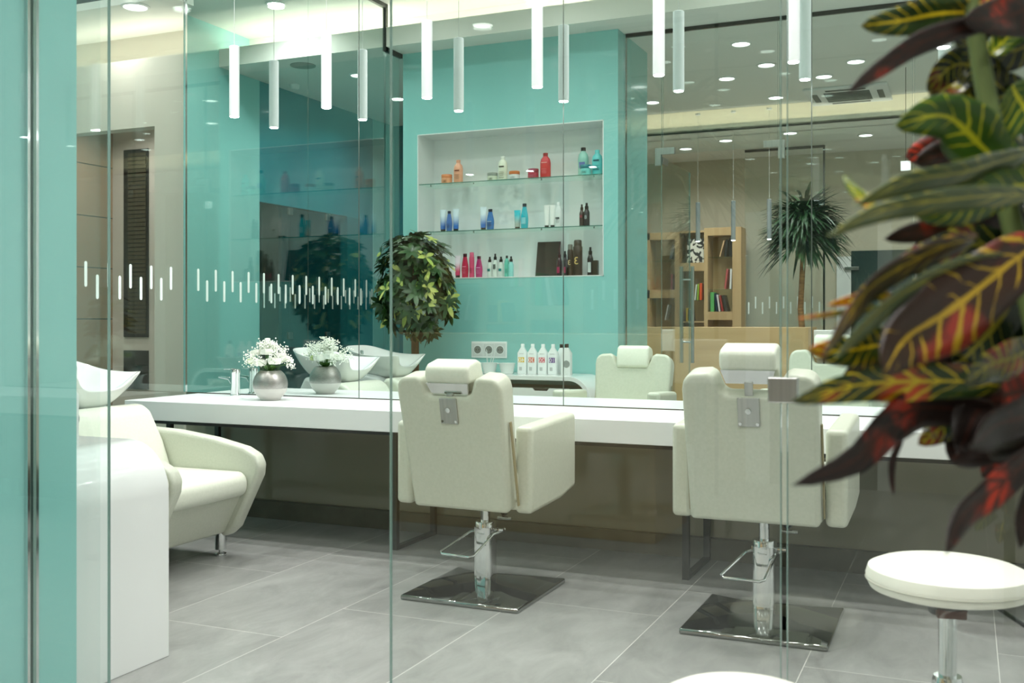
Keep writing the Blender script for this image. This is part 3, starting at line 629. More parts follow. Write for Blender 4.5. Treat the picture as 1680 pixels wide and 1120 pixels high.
# ------------------------------------------------------------------ faucet
p = ray(386, 645, Y=5.29)
fa = thing('faucet', 'chrome basin mixer faucet on the white worktop beside the vase', 'faucet', (p[0], p[1], WTZ+.0005))
MB().lathe([(.032, 0), (.034, .004), (.029, .01), (.029, .135), (.031, .14), (.031, .165), (.026, .17)], 24).build('body', CHROME, fa)
MB().prism([(-.015, .075), (-.015, .115), (-.12, .124), (-.125, .112), (-.045, .10), (-.028, .075)], -.016, .016, 'y').build('spout', CHROME, fa, bevel=.004)
MB().box(-.085, .0, -.009, .009, .163, .172).build('lever', CHROME, fa, bevel=.003)
# ------------------------------------------------------------------ vases
def ico(b, c, r, mi=0, sub=1):
    t = (1+5**.5)/2; vs = [(-1, t, 0), (1, t, 0), (-1, -t, 0), (1, -t, 0), (0, -1, t), (0, 1, t), (0, -1, -t), (0, 1, -t), (t, 0, -1), (t, 0, 1), (-t, 0, -1), (-t, 0, 1)]
    l = math.hypot(1, t); fs = [(0, 11, 5), (0, 5, 1), (0, 1, 7), (0, 7, 10), (0, 10, 11), (1, 5, 9), (5, 11, 4), (11, 10, 2), (10, 7, 6), (7, 1, 8), (3, 9, 4), (3, 4, 2), (3, 2, 6), (3, 6, 8), (3, 8, 9), (4, 9, 5), (2, 4, 11), (6, 2, 10), (8, 6, 7), (9, 8, 1)]
    b.add([(c[0]+r*v[0]/l, c[1]+r*v[1]/l, c[2]+r*v[2]/l) for v in vs], fs, mi)
VASE = noisy('brushed_silver_ceramic', (176, 174, 170), (150, 148, 144), 70, .33, (1, 1, 8), .2, 0, 4, .3, .7, .75)
VASEB = pbr('vase_glaze', (198, 196, 190), .35, .1)
FLW = pbr('petal_white', (244, 246, 236), .6); FLG = pbr('petal_green', (206, 222, 160), .6); GRN = pbr('leaf_green', (74, 118, 46), .5)
def leaf_shape(b, base, direction, L, W, mi=0, droop=.3, n=6, fold=.12, up=Vector((0, 0, 1))):
    base = Vector(base); d = Vector(direction).normalized(); side = d.cross(up)
    if side.length < .1: side = Vector((1, 0, 0))
    side.normalize(); nrm = side.cross(d); o = []
    for i in range(n+1):
        t = i/n; wv = W*math.sin(PI*min(1, t*.93+.03))**.8*.5 if i < n else W*.01
        c = base+d*L*t-Vector((0, 0, 1))*droop*L*t*t
        o += [c-side*wv+nrm*fold*wv, c, c+side*wv+nrm*fold*wv]
    fs = []
    for i in range(n):
        a = i*3; fs += [(a, a+1, a+4, a+3), (a+1, a+2, a+5, a+4)]
    b.add(o, fs, mi)
def vase(label, blabel, x, y, seed):
    rnd = random.Random(seed)
    v = thing('round_vase', label, 'vase', (x, y, WTZ+.0005), 0, 'round silver vases')
    R = .103; Zc = .093
    pr = [(.055, 0), (.06, .002)]+[(math.sqrt(max(0, R*R-(zz-Zc)**2)), zz) for zz in [.012, .03, .05, .07]]
    MB().lathe(pr, 36, cap=True).build('glazed_base', VASEB, v)
    pr = [(math.sqrt(R*R-(zz-Zc)**2), zz) for zz in [.07, .08, .1, .12, .14, .155, .168, .176]]
    pr += [(pr[-1][0]-.006, .176), (pr[-1][0]-.004, .165), (.08, .12), (.08, .08)]
    MB().lathe(pr, 36, cap=False).build('silver_body', VASE, v)
    f = thing('flower_bouquet', blabel, 'flowers', (x, y, WTZ+.16), 0, 'bouquets of white flowers')
    g = MB(); w_ = MB(); tips = []
    for i in range(34):
        a = rnd.uniform(0, 2*PI); e = rnd.uniform(.1, 1.35); L = rnd.uniform(.13, .185)
        tp = Vector((math.cos(a)*math.sin(e)*L, math.sin(a)*math.sin(e)*L*.9, max(.0, math.cos(e)*L)+.015)); g.tube([(0, 0, -.05), tuple(tp*.5+Vector((0, 0, .015))), tuple(tp)], .0011, 5)
        for k in range(24):
            q = tp+Vector((rnd.gauss(0, .017), rnd.gauss(0, .017), rnd.gauss(0, .016)))
            ico(w_, q, rnd.uniform(.003, .0058))
    w_.build('babys_breath', FLW, f)['kind'] = 'stuff'
    for i in range(9):
        a = rnd.uniform(0, 2*PI); leaf_shape(g, (0, 0, 0), (math.cos(a), math.sin(a), 1.2), .10, .035, 0, .3)
    g.build('stems', GRN, f)
    for i, (dx, dy, dz, r, gr) in enumerate(((-.03, -.06, .06, .046, 0), (.062, -.045, .07, .046, 0), (.0, .07, .07, .044, 0), (-.10, -.03, .065, .038, 1), (.02, -.06, .125, .040, 0), (-.06, -.05, .12, .036, 0), (.06, .05, .08, .042, 0), (-.02, .0, .20, .018, 0), (-.05, .0, .15, .024, 0), (.05, .04, .10, .036, 0))):
        b = MB(); nu = 14
        # ruffled bloom: concentric wavy petals
        for ring in range(5):
            rr = r*(1-.18*ring); npet = 7-ring
            for k in range(npet):
                a0 = 2*PI*k/npet+ring*.7+i; el = .15+ring*.28
                row = []
                for u in range(4):
                    for w2 in range(4):
                        aa = a0+(w2-1.5)*.42; ee = -.4+(el+.75)*u/3
                        rad = rr*(.75+.25*u/3)*(1+.05*math.sin(9*aa+ring))
                        row.append((rad*math.cos(ee)*math.cos(aa), rad*math.cos(ee)*math.sin(aa), rad*math.sin(ee)))
                b.add(row, [(u*4+w2, u*4+w2+1, u*4+w2+5, u*4+w2+4) for u in range(3) for w2 in range(3)])
        b.build('bloom', FLG if gr else FLW, f, loc=(dx, dy, dz))
p = ray(443, 656, z=WTZ)
vase('round silver vase with pale glazed base on the worktop beside the faucet', 'white blooms and baby\'s breath in the silver vase beside the faucet', p[0], 5.09, 3)
vase('round silver vase on the worktop behind the croton leaves', 'white flower bouquet seen past the croton leaves', .27, 5.08, 9)
# ------------------------------------------------------------------ pendants
def pendant(name, label, x, y, zb, L, r, ztop, group, shade=None):
    o = thing(name, label, 'pendant lamp', (x, y, ztop), 0, group)
    MB().lathe([(r, zb-ztop+.004), (r, zb-ztop+L-.003), (r-.004, zb-ztop+L)], 28).build('shade', shade or LAMPWHITE, o)
    MB().lathe([(r*.82, zb-ztop), (r*.82, zb-ztop+.006)], 24).build('diffuser', DIFFP, o)
    MB().tube([(0, 0, zb-ztop+L), (0, 0, -.02)], .0018, 6).build('cord', CORD, o)
    MB().lathe([(.03, -.02), (.03, 0)], 20).build('canopy', LAMPWHITE, o)
    return o
names = ['first', 'second', 'third', 'fourth', 'fifth', 'sixth', 'seventh', 'eighth', 'ninth']
where = ['above the faucet, nearest the glass side wall', 'above the silver vase', 'left of the schefflera, over the shoulder of the left chair', 'between the niche and the left chair', 'midway between the two chairs',
         'just left of the metal glass clamp', 'behind the croton leaves', 'beyond the croton plant', 'at the right end']
for i, x in enumerate(PEND_X):
    pendant('pendant_lamp', '%s white tube pendant from the left, %s' % (names[i], where[i].replace(', over the shoulder of the left chair', '')), x, PEND_Y, 2.505, .44, .031, HIGH, 'tube pendants before the mirrors')
for i, px in enumerate((1145, 1203, 1262)):
    q = unf(ray(px, 395, Y=12.0))
    pendant('pendant_lamp', 'slim pendant with unlit grey shade over the reception desk, %s of three' % ['leftmost', 'middle', 'rightmost'][i], q[0], q[1], 2.17, .46, .026, LOW, 'slim pendants above the reception desk', pbr('pendant_unlit_grey', (120, 128, 128), .4))  # darker grey body colour stands in for the tube being unlit
    area('pendant_lamp', (q[0], q[1], 2.155), .04, 2.5, (1, 1, 1))
# ------------------------------------------------------------------ downlights
def downlight(x, y, z, label, group):
    o = thing('downlight', label, 'ceiling light', (x, y, z), 0, group)
    MB().lathe([(.095, 0), (.095, -.006), (.078, -.012), (.074, -.004)], 28, cap=False).build('trim_ring', WHITE, o)
    MB().lathe([(.075, -.005), (.075, -.0035)], 28).build('diffuser', DIFF, o)
NTH = ['first', 'second', 'third', 'fourth', 'fifth', 'sixth', 'seventh', 'eighth']
def dl_group(pts, z, rowname, group):
    rws = {}
    for p in pts: rws.setdefault(round(p[1]), []).append(p)
    for r_, (ky, ps) in enumerate(sorted(rws.items(), reverse=True)):
        for k_, p in enumerate(sorted(ps)):
            downlight(p[0], p[1], z(p) if callable(z) else z, 'recessed downlight, %s from left in the row %s of the %s' % (NTH[k_], ['nearest the mirrors', 'second back', 'third back', 'fourth back', 'fifth back', 'farthest back'][r_], rowname), group)
dl_group(salon_downs, HIGH, 'salon ceiling', 'salon downlights'); dl_group(hall_downs, LOW, 'hall ceiling', 'hall downlights')
dl_group(hall_low, HALL2-.05, 'reception ceiling', 'reception downlights')
dl_group(corr_downs, lambda p: LOW if p[1] < 2.81 else HIGH, 'corridor ceiling', 'corridor downlights')
q = ray(222, 10, z=3.35)
downlight(q[0], q[1], 3.35, 'large recessed downlight at the top left, beyond the glass side wall', 'corridor downlights')
# ceiling cassette
q = unf(ray(1392, 153, z=LOW))
ac = thing('ceiling_air_conditioner', 'square white ceiling air conditioner with central grille in the hall', 'air conditioner', (q[0], q[1], LOW))
MB().box(-.42, .42, -.42, .42, -.03, -.0005).build('panel', WHITE, ac, bevel=.01)
g = MB()
for i in range(9): g.box(-.23, .23, -.23+i*.055, -.205+i*.055, -.036, -.031)
g.build('grille', DGREY, ac, smooth=False)
for a, c_ in ((-.33, 0), (.33, 0), (0, .33), (0, -.33)):
    hx, hy = (.03, .2) if a else (.2, .03)
    MB().box(a-hx, a+hx, c_-hy, c_+hy, -.034, -.0305).build('air_outlet', DGREY, ac)
q = unf(ray(1486, 272, Y=10.6))
ex = thing('hanging_sign', 'small white illuminated sign hanging from the hall ceiling', 'sign', q)
MB().box(-.045, .045, -.02, .02, -.045, .045).build('light_box', pbr('sign_white', (240, 244, 244), .4, emit=.9), ex, bevel=.003)
MB().tube([(0, 0, .045), (0, 0, LOW-q[2])], .003, 6).build('suspension_rod', DARKMETAL, ex)
q = unf(ray(497, 107, z=LOW))
sp = thing('ceiling_speaker', 'round flat ceiling speaker seen in the mirror above the pendants', 'speaker', (q[0], q[1], LOW))
MB().lathe([(.12, -.008), (.12, 0)], 30).build('grille', pbr('speaker_grey', (150, 154, 146), .6), sp)
q = unf(ray(483, 139, z=LOW))
sd = thing('smoke_detector', 'small white smoke detector on the corridor ceiling seen in the mirror', 'smoke detector', (q[0], q[1], LOW))
MB().lathe([(.035, -.05), (.05, -.035), (.055, -.01), (.055, 0)], 24).build('housing', WHITE, sd)
# ------------------------------------------------------------------ stools
def stool(label, x, y, zt, r, rz=0):
    s = thing('round_stool', label, 'stool', (x, y, 0), rz, 'round salon stools')
    b = MB().lathe([(r*.86, zt-.07), (r*.95, zt-.064), (r*.995, zt-.045), (r, zt-.032), (r*.97, zt-.013), (r*.86, zt-.003), (r*.5, zt+.002), (0.001, zt+.003)], 48)
    b.build('seat', pbr('stool_leather', (240, 238, 226), .4), s)
    MB().lathe([(r*.999, zt-.046), (r*1.006, zt-.043), (r*.999, zt-.040)], 48, cap=False).build('seam', pbr('seam', (206, 204, 190), .5), s)
    MB().lathe([(.045, zt-.125), (.05, zt-.11), (.10, zt-.085), (.13, zt-.071)], 20).build('mounting', BLACK, s)
    MB().box(-.035, .035, -.06, -.03, zt-.125, zt-.10).build('bracket', pbr('rust_bracket', (96, 60, 52), .5), s, bevel=.003)
    MB().tube([(.04, 0, zt-.10), (.11, .0, zt-.10), (.20, -.02, zt-.155), (.235, -.025, zt-.16)], .006, 8).build('height_lever', BLACK, s)
    MB().lathe([(.022, .12), (.022, zt-.12)], 20).build('piston', CHROME, s)
    MB().lathe([(.036, .09), (.038, .10), (.038, zt-.30), (.034, zt-.285)], 24).build('cylinder', CHROME, s)
    for k in range(5):
        a = 2*PI*k/5+.3; ca, sa = math.cos(a), math.sin(a)
        lg = MB().tube([(ca*.02, sa*.02, .10), (ca*.14, sa*.14, .085), (ca*.25, sa*.25, .062)], [.022, .017, .013], 10).build('foot', CHROME, s)
        MB().tube([(ca*.25-sa*.012, sa*.25+ca*.012, .026), (ca*.25+sa*.012, sa*.25-ca*.012, .026)], .026, 16).build('caster', BLACK, lg)
stool('round cream stool on chrome cylinder, before the worktop at the right', -.045, 2.88, .625, .20, .2)
stool('round white stool cut off by the bottom edge of the picture', -.395, 2.0, .53, .165, 1.0)
# ------------------------------------------------------------------ windows and doors
wd = MB(); wx0, wx1 = -6.40, -6.17
struct('window_1', MB().box(wx0-.015, wx1+.015, 6.585, 6.598, 1.11, 2.66).box(wx0-.015, wx1+.015, 6.585, 6.598, .68, 1.0), BLACK)
b = MB()
for i in range(44): b.box(wx0+.04, wx1, 6.575, 6.584, 1.14+i*.034, 1.14+i*.034+.026)
struct('window_2', b, pbr('blind_slat', (66, 62, 44), .5))
struct('door_1', MB().box(-1.38, -.60, -3.395, -3.37, 0, 2.15), pbr('door_dark_glass', (50, 66, 64), .12, 0, .5))
struct('trim_10', MB().box(-1.56, -1.38, -3.395, -3.36, 0, 2.08).box(-.60, -.5, -3.395, -3.36, 0, 2.2), WHITE)
dh = MB().box(-1.46, -1.28, -3.36, -3.33, 1.90, 1.945).build('door_closer', STEEL, bevel=.006); tag(dh, 'steel door closer arm on the dark door at the end of the hall', 'door closer')
# blind window in the back room
struct('window_3', MB().box(-8.295, -8.28, 1.3, 1.8, .9, 2.3), pbr('window_dark', (60, 54, 36), .3))
b = MB()
for i in range(40): b.box(-8.278, -8.27, 1.32, 1.78, .92+i*.034, .945+i*.034)
struct('window_4', b, pbr('blind_brown', (120, 100, 66), .5))
# ------------------------------------------------------------------ reception: desk, bookcase
YD = 2*MIR-11.7
dk = thing('reception_desk', 'light oak reception desk with a tall plain front in the hall', 'desk', (-2.7, YD, 0))
MB().box(-1.2, 1.05, -.06, 0, 0, 1.17).build('front_panel', WOODH, dk, bevel=.002)
MB().box(1.05, 1.11, -.70, 0, 0, 1.17).build('side_panel', WOOD, dk, bevel=.002)
MB().box(-1.2, 1.05, -.35, -.061, 1.14, 1.17).build('counter_top', WOODH, dk, bevel=.002)
MB().box(-1.2, 1.05, -.70, -.1, .72, .75).build('work_surface', WHITE, dk, bevel=.002)
pc = thing('monitor', 'white monitor back peeking over the right end of the reception desk', 'monitor', (-1.42, YD-.35, .0))
MB().box(-.16, .16, -.02, .02, .88, 1.14).build('housing', WHITE, pc, bevel=.01)
MB().box(-.03, .03, -.02, .02, .0, .88).build('stand', STEEL, pc)
YS = 13.6; yb = 2*MIR-YS   # front plane of the bookcase
def bx(px): return mx(px, YS)
def bz(py): return 1.25+(525-py)*.00803
bc = thing('bookcase', 'light oak bookcase with open compartments behind the reception desk', 'bookcase', (0, yb, 0))
D = .32
def board(x0, x1, z0, z1, nm='board', y0=-D, y1=0, m=WOOD): return MB().box(x0, x1, y0, y1, z0, z1).build(nm, m, bc, bevel=.001, smooth=False)
XL, XM, XR, XE = bx(1060), bx(1114.6), bx(1155), bx(1216)
board(XL, XE, 0, bz(378), 'back_panel', -D-.015, -D)
board(bx(1201.5), XE, 0, bz(373), 'stile'); board(XR, bx(1161), 0, bz(373), 'stile'); board(bx(1161), bx(1201.5), bz(386), bz(373), 'top_rail')
board(bx(1161), bx(1201.5), bz(524.7), bz(511), 'shelf'); board(bx(1107), XM, 0, bz(378), 'stile'); board(XM, XR, bz(443.6), bz(430), 'shelf')
board(XL, bx(1107), bz(390), bz(378), 'top_rail'); board(XL, bx(1107), bz(488), bz(474), 'shelf'); board(XL, XL+.05, 0, bz(378), 'stile')
board(XM, XR, bz(380), bz(377), 'top_rail')
board(XM, XR, bz(529), bz(527), 'shelf'); board(bx(1161), bx(1201.5), .3, .33, 'shelf')
for (a, c_, yy) in ((1161, 1201.5, 421), (1161, 1201.5, 474), (1114.6, 1155, 492), (1060, 1107, 425)):
    MB().box(bx(a)+.003, bx(c_)-.003, -D+.01, -.01, bz(yy)-.006, bz(yy)).build('glass_shelf', SHELFGLASS, bc, smooth=False)
def book(px, pyb, wpx, hpx, col, label, tilt=0, group='books in the oak bookcase'):
    o = thing('book', label, 'book', (bx(px), yb-.13, bz(pyb)+.001+wpx*.00803/2*abs(math.sin(math.radians(tilt)))), 0, group); k = .00803; w_, h_ = wpx*k, hpx*k
    o.rotation_euler = (0, math.radians(tilt), 0)
    MB().box(-w_/2, w_/2, -.08, .10, 0, h_).build('cover', colmat(col), o, bevel=.002, seg=1)
    MB().box(-w_/2+.003, w_/2-.003, -.075, .08, h_-.001, h_+.0005).build('pages', pbr('paper', (226, 222, 206), .8), o)
book(1167.5, 511, 6, 32, (90, 170, 96), 'tall green book in the lower right compartment', 0)
book(1175, 511, 3.5, 30, (40, 56, 70), 'dark blue book beside the tall green book', -5)
book(1179.6, 511, 2.6, 28, (220, 214, 214), 'white book between dark blue and red books', -8)
book(1184.8, 511, 3, 27, (150, 40, 40), 'dark red book leaning in the lower right compartment', -11)
book(1191.2, 511, 4, 27, (48, 46, 44), 'black book leaning at the end of the lower right row', -13)
book(1188.5, 474, 2.6, 33, (190, 90, 90), 'pink and white book leaning on the middle glass shelf', 7)
book(1197.5, 474, 3, 33, (226, 226, 226), 'white book standing on the middle glass shelf', 2)
book(1180, 421, 2, 27, (206, 170, 130), 'tan thin book leaning on the top glass shelf', 15)
book(1189, 421, 4, 28, (34, 34, 36), 'black book leaning on the top glass shelf', 6)
book(1198, 421, 5, 30, (28, 28, 30), 'thick black book upright on the top glass shelf', 0)
book(1139, 492, 2.2, 26, (206, 210, 200), 'pale thin book beside the green and orange books', 6)
book(1143.5, 492, 2.4, 27, (150, 186, 50), 'lime green book beside the orange book', 3)
book(1148.5, 492, 4, 28, (226, 86, 40), 'orange book in the middle compartment', 1)
book(1116.8, 527, 3.6, 17, (120, 40, 80), 'purple book behind the door handle', 0)
book(1126, 527, 2.2, 22, (226, 186, 50), 'yellow book right of the door handle', 0)
book(1133, 527, 5, 19, (70, 72, 76), 'grey book leaning beside the yellow book', -7)
book(1090, 525, 1.6, 26, (226, 226, 222), 'white thin book leaning in the left compartment', 12)
book(1101, 474, 3, 26, (150, 60, 66), 'dark red book in the left compartment', 0)
book(1099, 423, 5, 24, (90, 92, 100), 'grey book leaning in the upper left compartment', 14)
m = pbr('speckled', (40, 40, 40), .5); nt = m.node_tree; vn = nt.nodes.new('ShaderNodeTexVoronoi'); vn.inputs['Scale'].default_value = 34; tc = nt.nodes.new('ShaderNodeTexCoord'); rp = nt.nodes.new('ShaderNodeValToRGB'); rp.color_ramp.interpolation = 'CONSTANT'
rp.color_ramp.elements[1].position = .45; rp.color_ramp.elements[0].color = lin((40, 40, 42)); rp.color_ramp.elements[1].color = lin((226, 222, 210)); sx = nt.nodes.new('ShaderNodeSeparateColor')
nt.links.new(tc.outputs['Object'], vn.inputs['Vector']); nt.links.new(vn.outputs['Color'], sx.inputs[0]); nt.links.new(sx.outputs[0], rp.inputs[0]); nt.links.new(rp.outputs[0], nt.nodes['Principled BSDF'].inputs['Base Color'])
o = MB().box(bx(1126), bx(1154), -.25, -.04, 0, 40*.00803).build('patterned_box', m, bevel=.004); o.location = (0, yb, bz(430)+.001); tag(o, 'black and white speckled square box in the upper middle compartment', 'box')
# far glass screen with dashes
q0 = mx(1222, 13.45); q1 = mx(1352, 13.45)
gs = thing('glass_screen', 'glass screen with white dashes beyond the reception desk, behind the palm', 'glass screen', (0, 2*MIR-13.45, 0))
MB().box(q0, q1, -.005, .005, 0, HALL2-.06).build('glass_pane', GLASS, gs, smooth=False)
b = MB(); x = q0+.05; k = 0
while x < q1-.03:
    z0 = 1.40 if k % 2 else 1.33; b.box(x-.008, x+.008, -.0075, -.0052, z0, z0+.15).box(x-.008, x+.008, .0052, .0075, z0, z0+.15); x += .088; k += 1
b.build('dash_pattern', FRIT, gs)
MB().box(q1-.012, q1+.012, -.012, .012, 0, HALL2-.06).build('edge_post', DARKMETAL, gs)
MB().box(q0, q1, -.012, .012, HALL2-.09, HALL2-.058).build('head_rail', DARKMETAL, gs)

# ------------------------------------------------------------------ plants
POT = pbr('pot_white', (222, 224, 220), .35); SOIL = pbr('soil', (48, 38, 28), .9)
BARK = noisy('bark', (120, 88, 56), (70, 50, 32), 14, .8, (3, 3, .4), .6)
def leafmat(name, rgb, rgb2, rough=.35): return noisy(name, rgb, rgb2, 12, rough, (1, 1, 1), 0, .1)
SCH = leafmat('schefflera_green', (30, 58, 28), (50, 84, 38)); SCHY = leafmat('schefflera_cream', (206, 206, 120), (150, 172, 76))
def pot(parent, r, h):
    p_ = MB().lathe([(r*.72, 0), (r*.78, .01), (r, h), (r*.94, h), (r*.9, h-.04)], 32, cap=True).build('pot', POT, parent)
    MB().lathe([(r*.9, h-.05), (r*.9, h-.04)], 24).build('soil', SOIL, p_)
pl = thing('schefflera_tree', 'schefflera tree with cream edged leaves between cabinet and glass side wall', 'plant', (-4.335, 2.95, 0))
pot(pl, .145, .32)
rnd = random.Random(5); b = MB()
for k in range(5):
    a = k*1.26; pts = [(math.cos(a)*.018+.006*math.sin(z*9+k), math.sin(a)*.018+.006*math.cos(z*8+k), z) for z in [.3+.1*i for i in range(12)]]
    b.tube(pts, .015, 8)
for k in range(16):
    a = rnd.uniform(0, 6.28); e = rnd.uniform(.2, 1.3); z0 = rnd.uniform(1.15, 1.5); r_ = rnd.uniform(.15, .28)
    b.tube([(0, 0, z0), (r_*.5*math.cos(a)*math.sin(e), r_*.5*math.sin(a)*math.sin(e), z0+.08), (r_*math.cos(a)*math.sin(e), r_*math.sin(a)*math.sin(e), z0+.1+r_*math.cos(e))], [.009, .006, .004], 6)
b.build('trunk', BARK, pl)
b = MB(); n = 0
while n < 240:
    a = rnd.uniform(0, 6.28); u = rnd.uniform(-1, 1); rr = rnd.uniform(.55, 1.12)**.6
    s_ = math.sqrt(1-u*u)
    c = Vector((.33*rr*s_*math.cos(a)+.03, .30*rr*s_*math.sin(a)+.05, 1.56+.43*rr*u))
    if c.x < -.27 or c.y < -.28: continue
    n += 1
    out = (Vector((s_*math.cos(a), s_*math.sin(a), u*.8+.45))+Vector((rnd.gauss(0, .3), rnd.gauss(0, .3), rnd.gauss(0, .3)))).normalized()
    t1 = out.orthogonal().normalized(); t2 = out.cross(t1); yel = rnd.random() < .2; nl = 7; L = rnd.uniform(.085, .125); ph = rnd.uniform(0, 1)
    for k in range(nl):
        aa = 2*PI*k/nl+ph; d = (t1*math.cos(aa)+t2*math.sin(aa))*.95+out*.25
        if (c+d*L).x < -.345: continue
        leaf_shape(b, c, d, L, L*.38, 1 if (yel and k % 2 == 0) or rnd.random() < .05 else 0, .2, 4, .2, out)
b.build('foliage', [SCH, SCHY], pl)
# palm (dracaena) beyond the desk
q = unf(ray(1316, 400, Y=12.72))
pm = thing('palm_tree', 'tall dracaena with drooping dark green leaves behind the reception desk end', 'plant', (q[0], q[1], 0)); pot(pm, .22, .42)
MB().tube([(0, 0, .38), (.02, .01, .9), (-.02, 0, 1.4), (.03, .01, 2.3)], [.045, .04, .034, .03], 12).build('trunk', noisy('palm_bark', (150, 112, 70), (110, 78, 46), 10, .8, (1, 1, 5), .5), pm)
b = MB(); rnd = random.Random(11)
for k in range(900):
    a = rnd.uniform(0, 6.28); e = rnd.uniform(-.35, .95); zc = rnd.uniform(2.15, 2.55); L = rnd.uniform(.32, .54)
    d = Vector((math.cos(a)*math.cos(e), math.sin(a)*math.cos(e), math.sin(e)))
    leaf_shape(b, Vector((.03, .01, zc))+d*.08, d, L, .038, 0, rnd.uniform(.15, .7), 6, .25)
b.build('foliage', leafmat('palm_green', (24, 52, 30), (44, 82, 46), .4), pm)

# croton in the foreground
def croton_mat(name, base, base2, vein, blotch, amt, rough=.28):
    m = pbr(name, base, rough+(.10 if name == 'croton_dark' else .02), 0, .06 if name == 'croton_dark' else .16, .22, .4); nt = m.node_tree; L = nt.links.new; N = nt.nodes.new; bs = nt.nodes['Principled BSDF']
    uv = N('ShaderNodeUVMap'); uv.uv_map = 'UVMap'; sp = N('ShaderNodeSeparateXYZ'); L(uv.outputs[0], sp.inputs[0])
    def M(op, a, b_=None, c=None, cl=False):
        n = N('ShaderNodeMath'); n.operation = op; n.use_clamp = cl
        for i, v in enumerate((a, b_, c)):
            if v is None: continue
            if isinstance(v, (int, float)): n.inputs[i].default_value = v
            else: L(v, n.inputs[i])
        return n.outputs[0]
    tc = N('ShaderNodeTexCoord'); n1 = N('ShaderNodeTexNoise'); n1.inputs['Scale'].default_value = 26; L(tc.outputs['Object'], n1.inputs['Vector'])
    n2 = N('ShaderNodeTexNoise'); n2.inputs['Scale'].default_value = 13; n2.inputs['Detail'].default_value = 3; L(tc.outputs['Object'], n2.inputs['Vector'])
    av = M('ABSOLUTE', M('SUBTRACT', sp.outputs[1], .5))          # 0 at midrib .. .5 at edge
    mid = M('LESS_THAN', av, M('MULTIPLY_ADD', n1.outputs['Fac'], .06, .012))
    ph = M('ADD', M('MULTIPLY', M('SUBTRACT', sp.outputs[0], M('MULTIPLY', av, .28)), 10), M('MULTIPLY', n1.outputs['Fac'], 1.2))
    fr = M('ABSOLUTE', M('SUBTRACT', M('FRACT', ph), .5)); vv = M('LESS_THAN', fr, M('MULTIPLY_ADD', n2.outputs['Fac'], .62, -.25))
    vs = M('MULTIPLY', M('MAXIMUM', mid, vv), 1.0)
    bl = M('MULTIPLY', M('SUBTRACT', n2.outputs['Fac'], amt), 9, None, True)
    m1 = N('ShaderNodeMix'); m1.data_type = 'RGBA'; L(n1.outputs['Fac'], m1.inputs[0]); m1.inputs[6].default_value = lin(base); m1.inputs[7].default_value = lin(base2)
    m2 = N('ShaderNodeMix'); m2.data_type = 'RGBA'; L(bl, m2.inputs[0]); L(m1.outputs[2], m2.inputs[6]); m2.inputs[7].default_value = lin(blotch)
    m3 = N('ShaderNodeMix'); m3.data_type = 'RGBA'; L(vs, m3.inputs[0]); L(m2.outputs[2], m3.inputs[6]); m3.inputs[7].default_value = lin(vein)
    L(m3.outputs[2], bs.inputs['Base Color']); return m
CM = {'g': croton_mat('croton_green', (34, 62, 18), (62, 100, 26), (176, 176, 34), (190, 78, 28), .62),
      'd': croton_mat('croton_dark', (20, 16, 13), (34, 20, 16), (56, 26, 16), (160, 44, 20), .55),
      'y': croton_mat('croton_yellow', (46, 70, 20), (28, 46, 16), (214, 190, 30), (206, 78, 24), .54),
      'p': croton_mat('croton_dark_green', (16, 28, 16), (30, 46, 24), (116, 112, 32), (120, 44, 34), .60, .2)}
CM['r'] = croton_mat('croton_red_green', (38, 36, 26), (66, 36, 28), (176, 146, 40), (142, 52, 42), .53)
CM['w'] = croton_mat('croton_painted_gloss', (72, 90, 56), (98, 112, 80), (176, 172, 84), (166, 104, 92), .60)  # pale base colours paint in the gloss reflection on these leaves
DS = 1.16
def sp_(px, py, d):
    t = (px-840)/F; s, c = math.sin(YAW), math.cos(YAW)
    return Vector((d*(-s+c*t), d*(c+s*t), CAM_H-(py-HY)/F*d))
right = Vector((math.cos(YAW), math.sin(YAW), 0)); fwd = Vector((-math.sin(YAW), math.cos(YAW), 0)); upv = Vector((0, 0, 1))
ct = thing('croton_plant', 'large croton in the foreground with green, yellow and dark red leaves', 'plant', tuple(Vector((sp_(1770, 525, DS).x, sp_(1770, 525, DS).y, 0))))
C0 = ct.location.copy()
pot(ct, .19, .36)
stem = [sp_(1770, 1600, DS), sp_(1768, 1100, DS), sp_(1750, 800, DS), sp_(1705, 560, DS), sp_(1652, 330, DS), sp_(1612, 120, DS), sp_(1580, -60, DS)]
stem[0] = Vector((C0.x, C0.y, .30))
MB().tube([tuple(v-C0) for v in stem], [.016, .015, .014, .013, .012, .011, .008], 12).build('stem', noisy('croton_stem', (92, 110, 56), (70, 86, 44), 10, .6, (4, 4, .5), .2), ct)
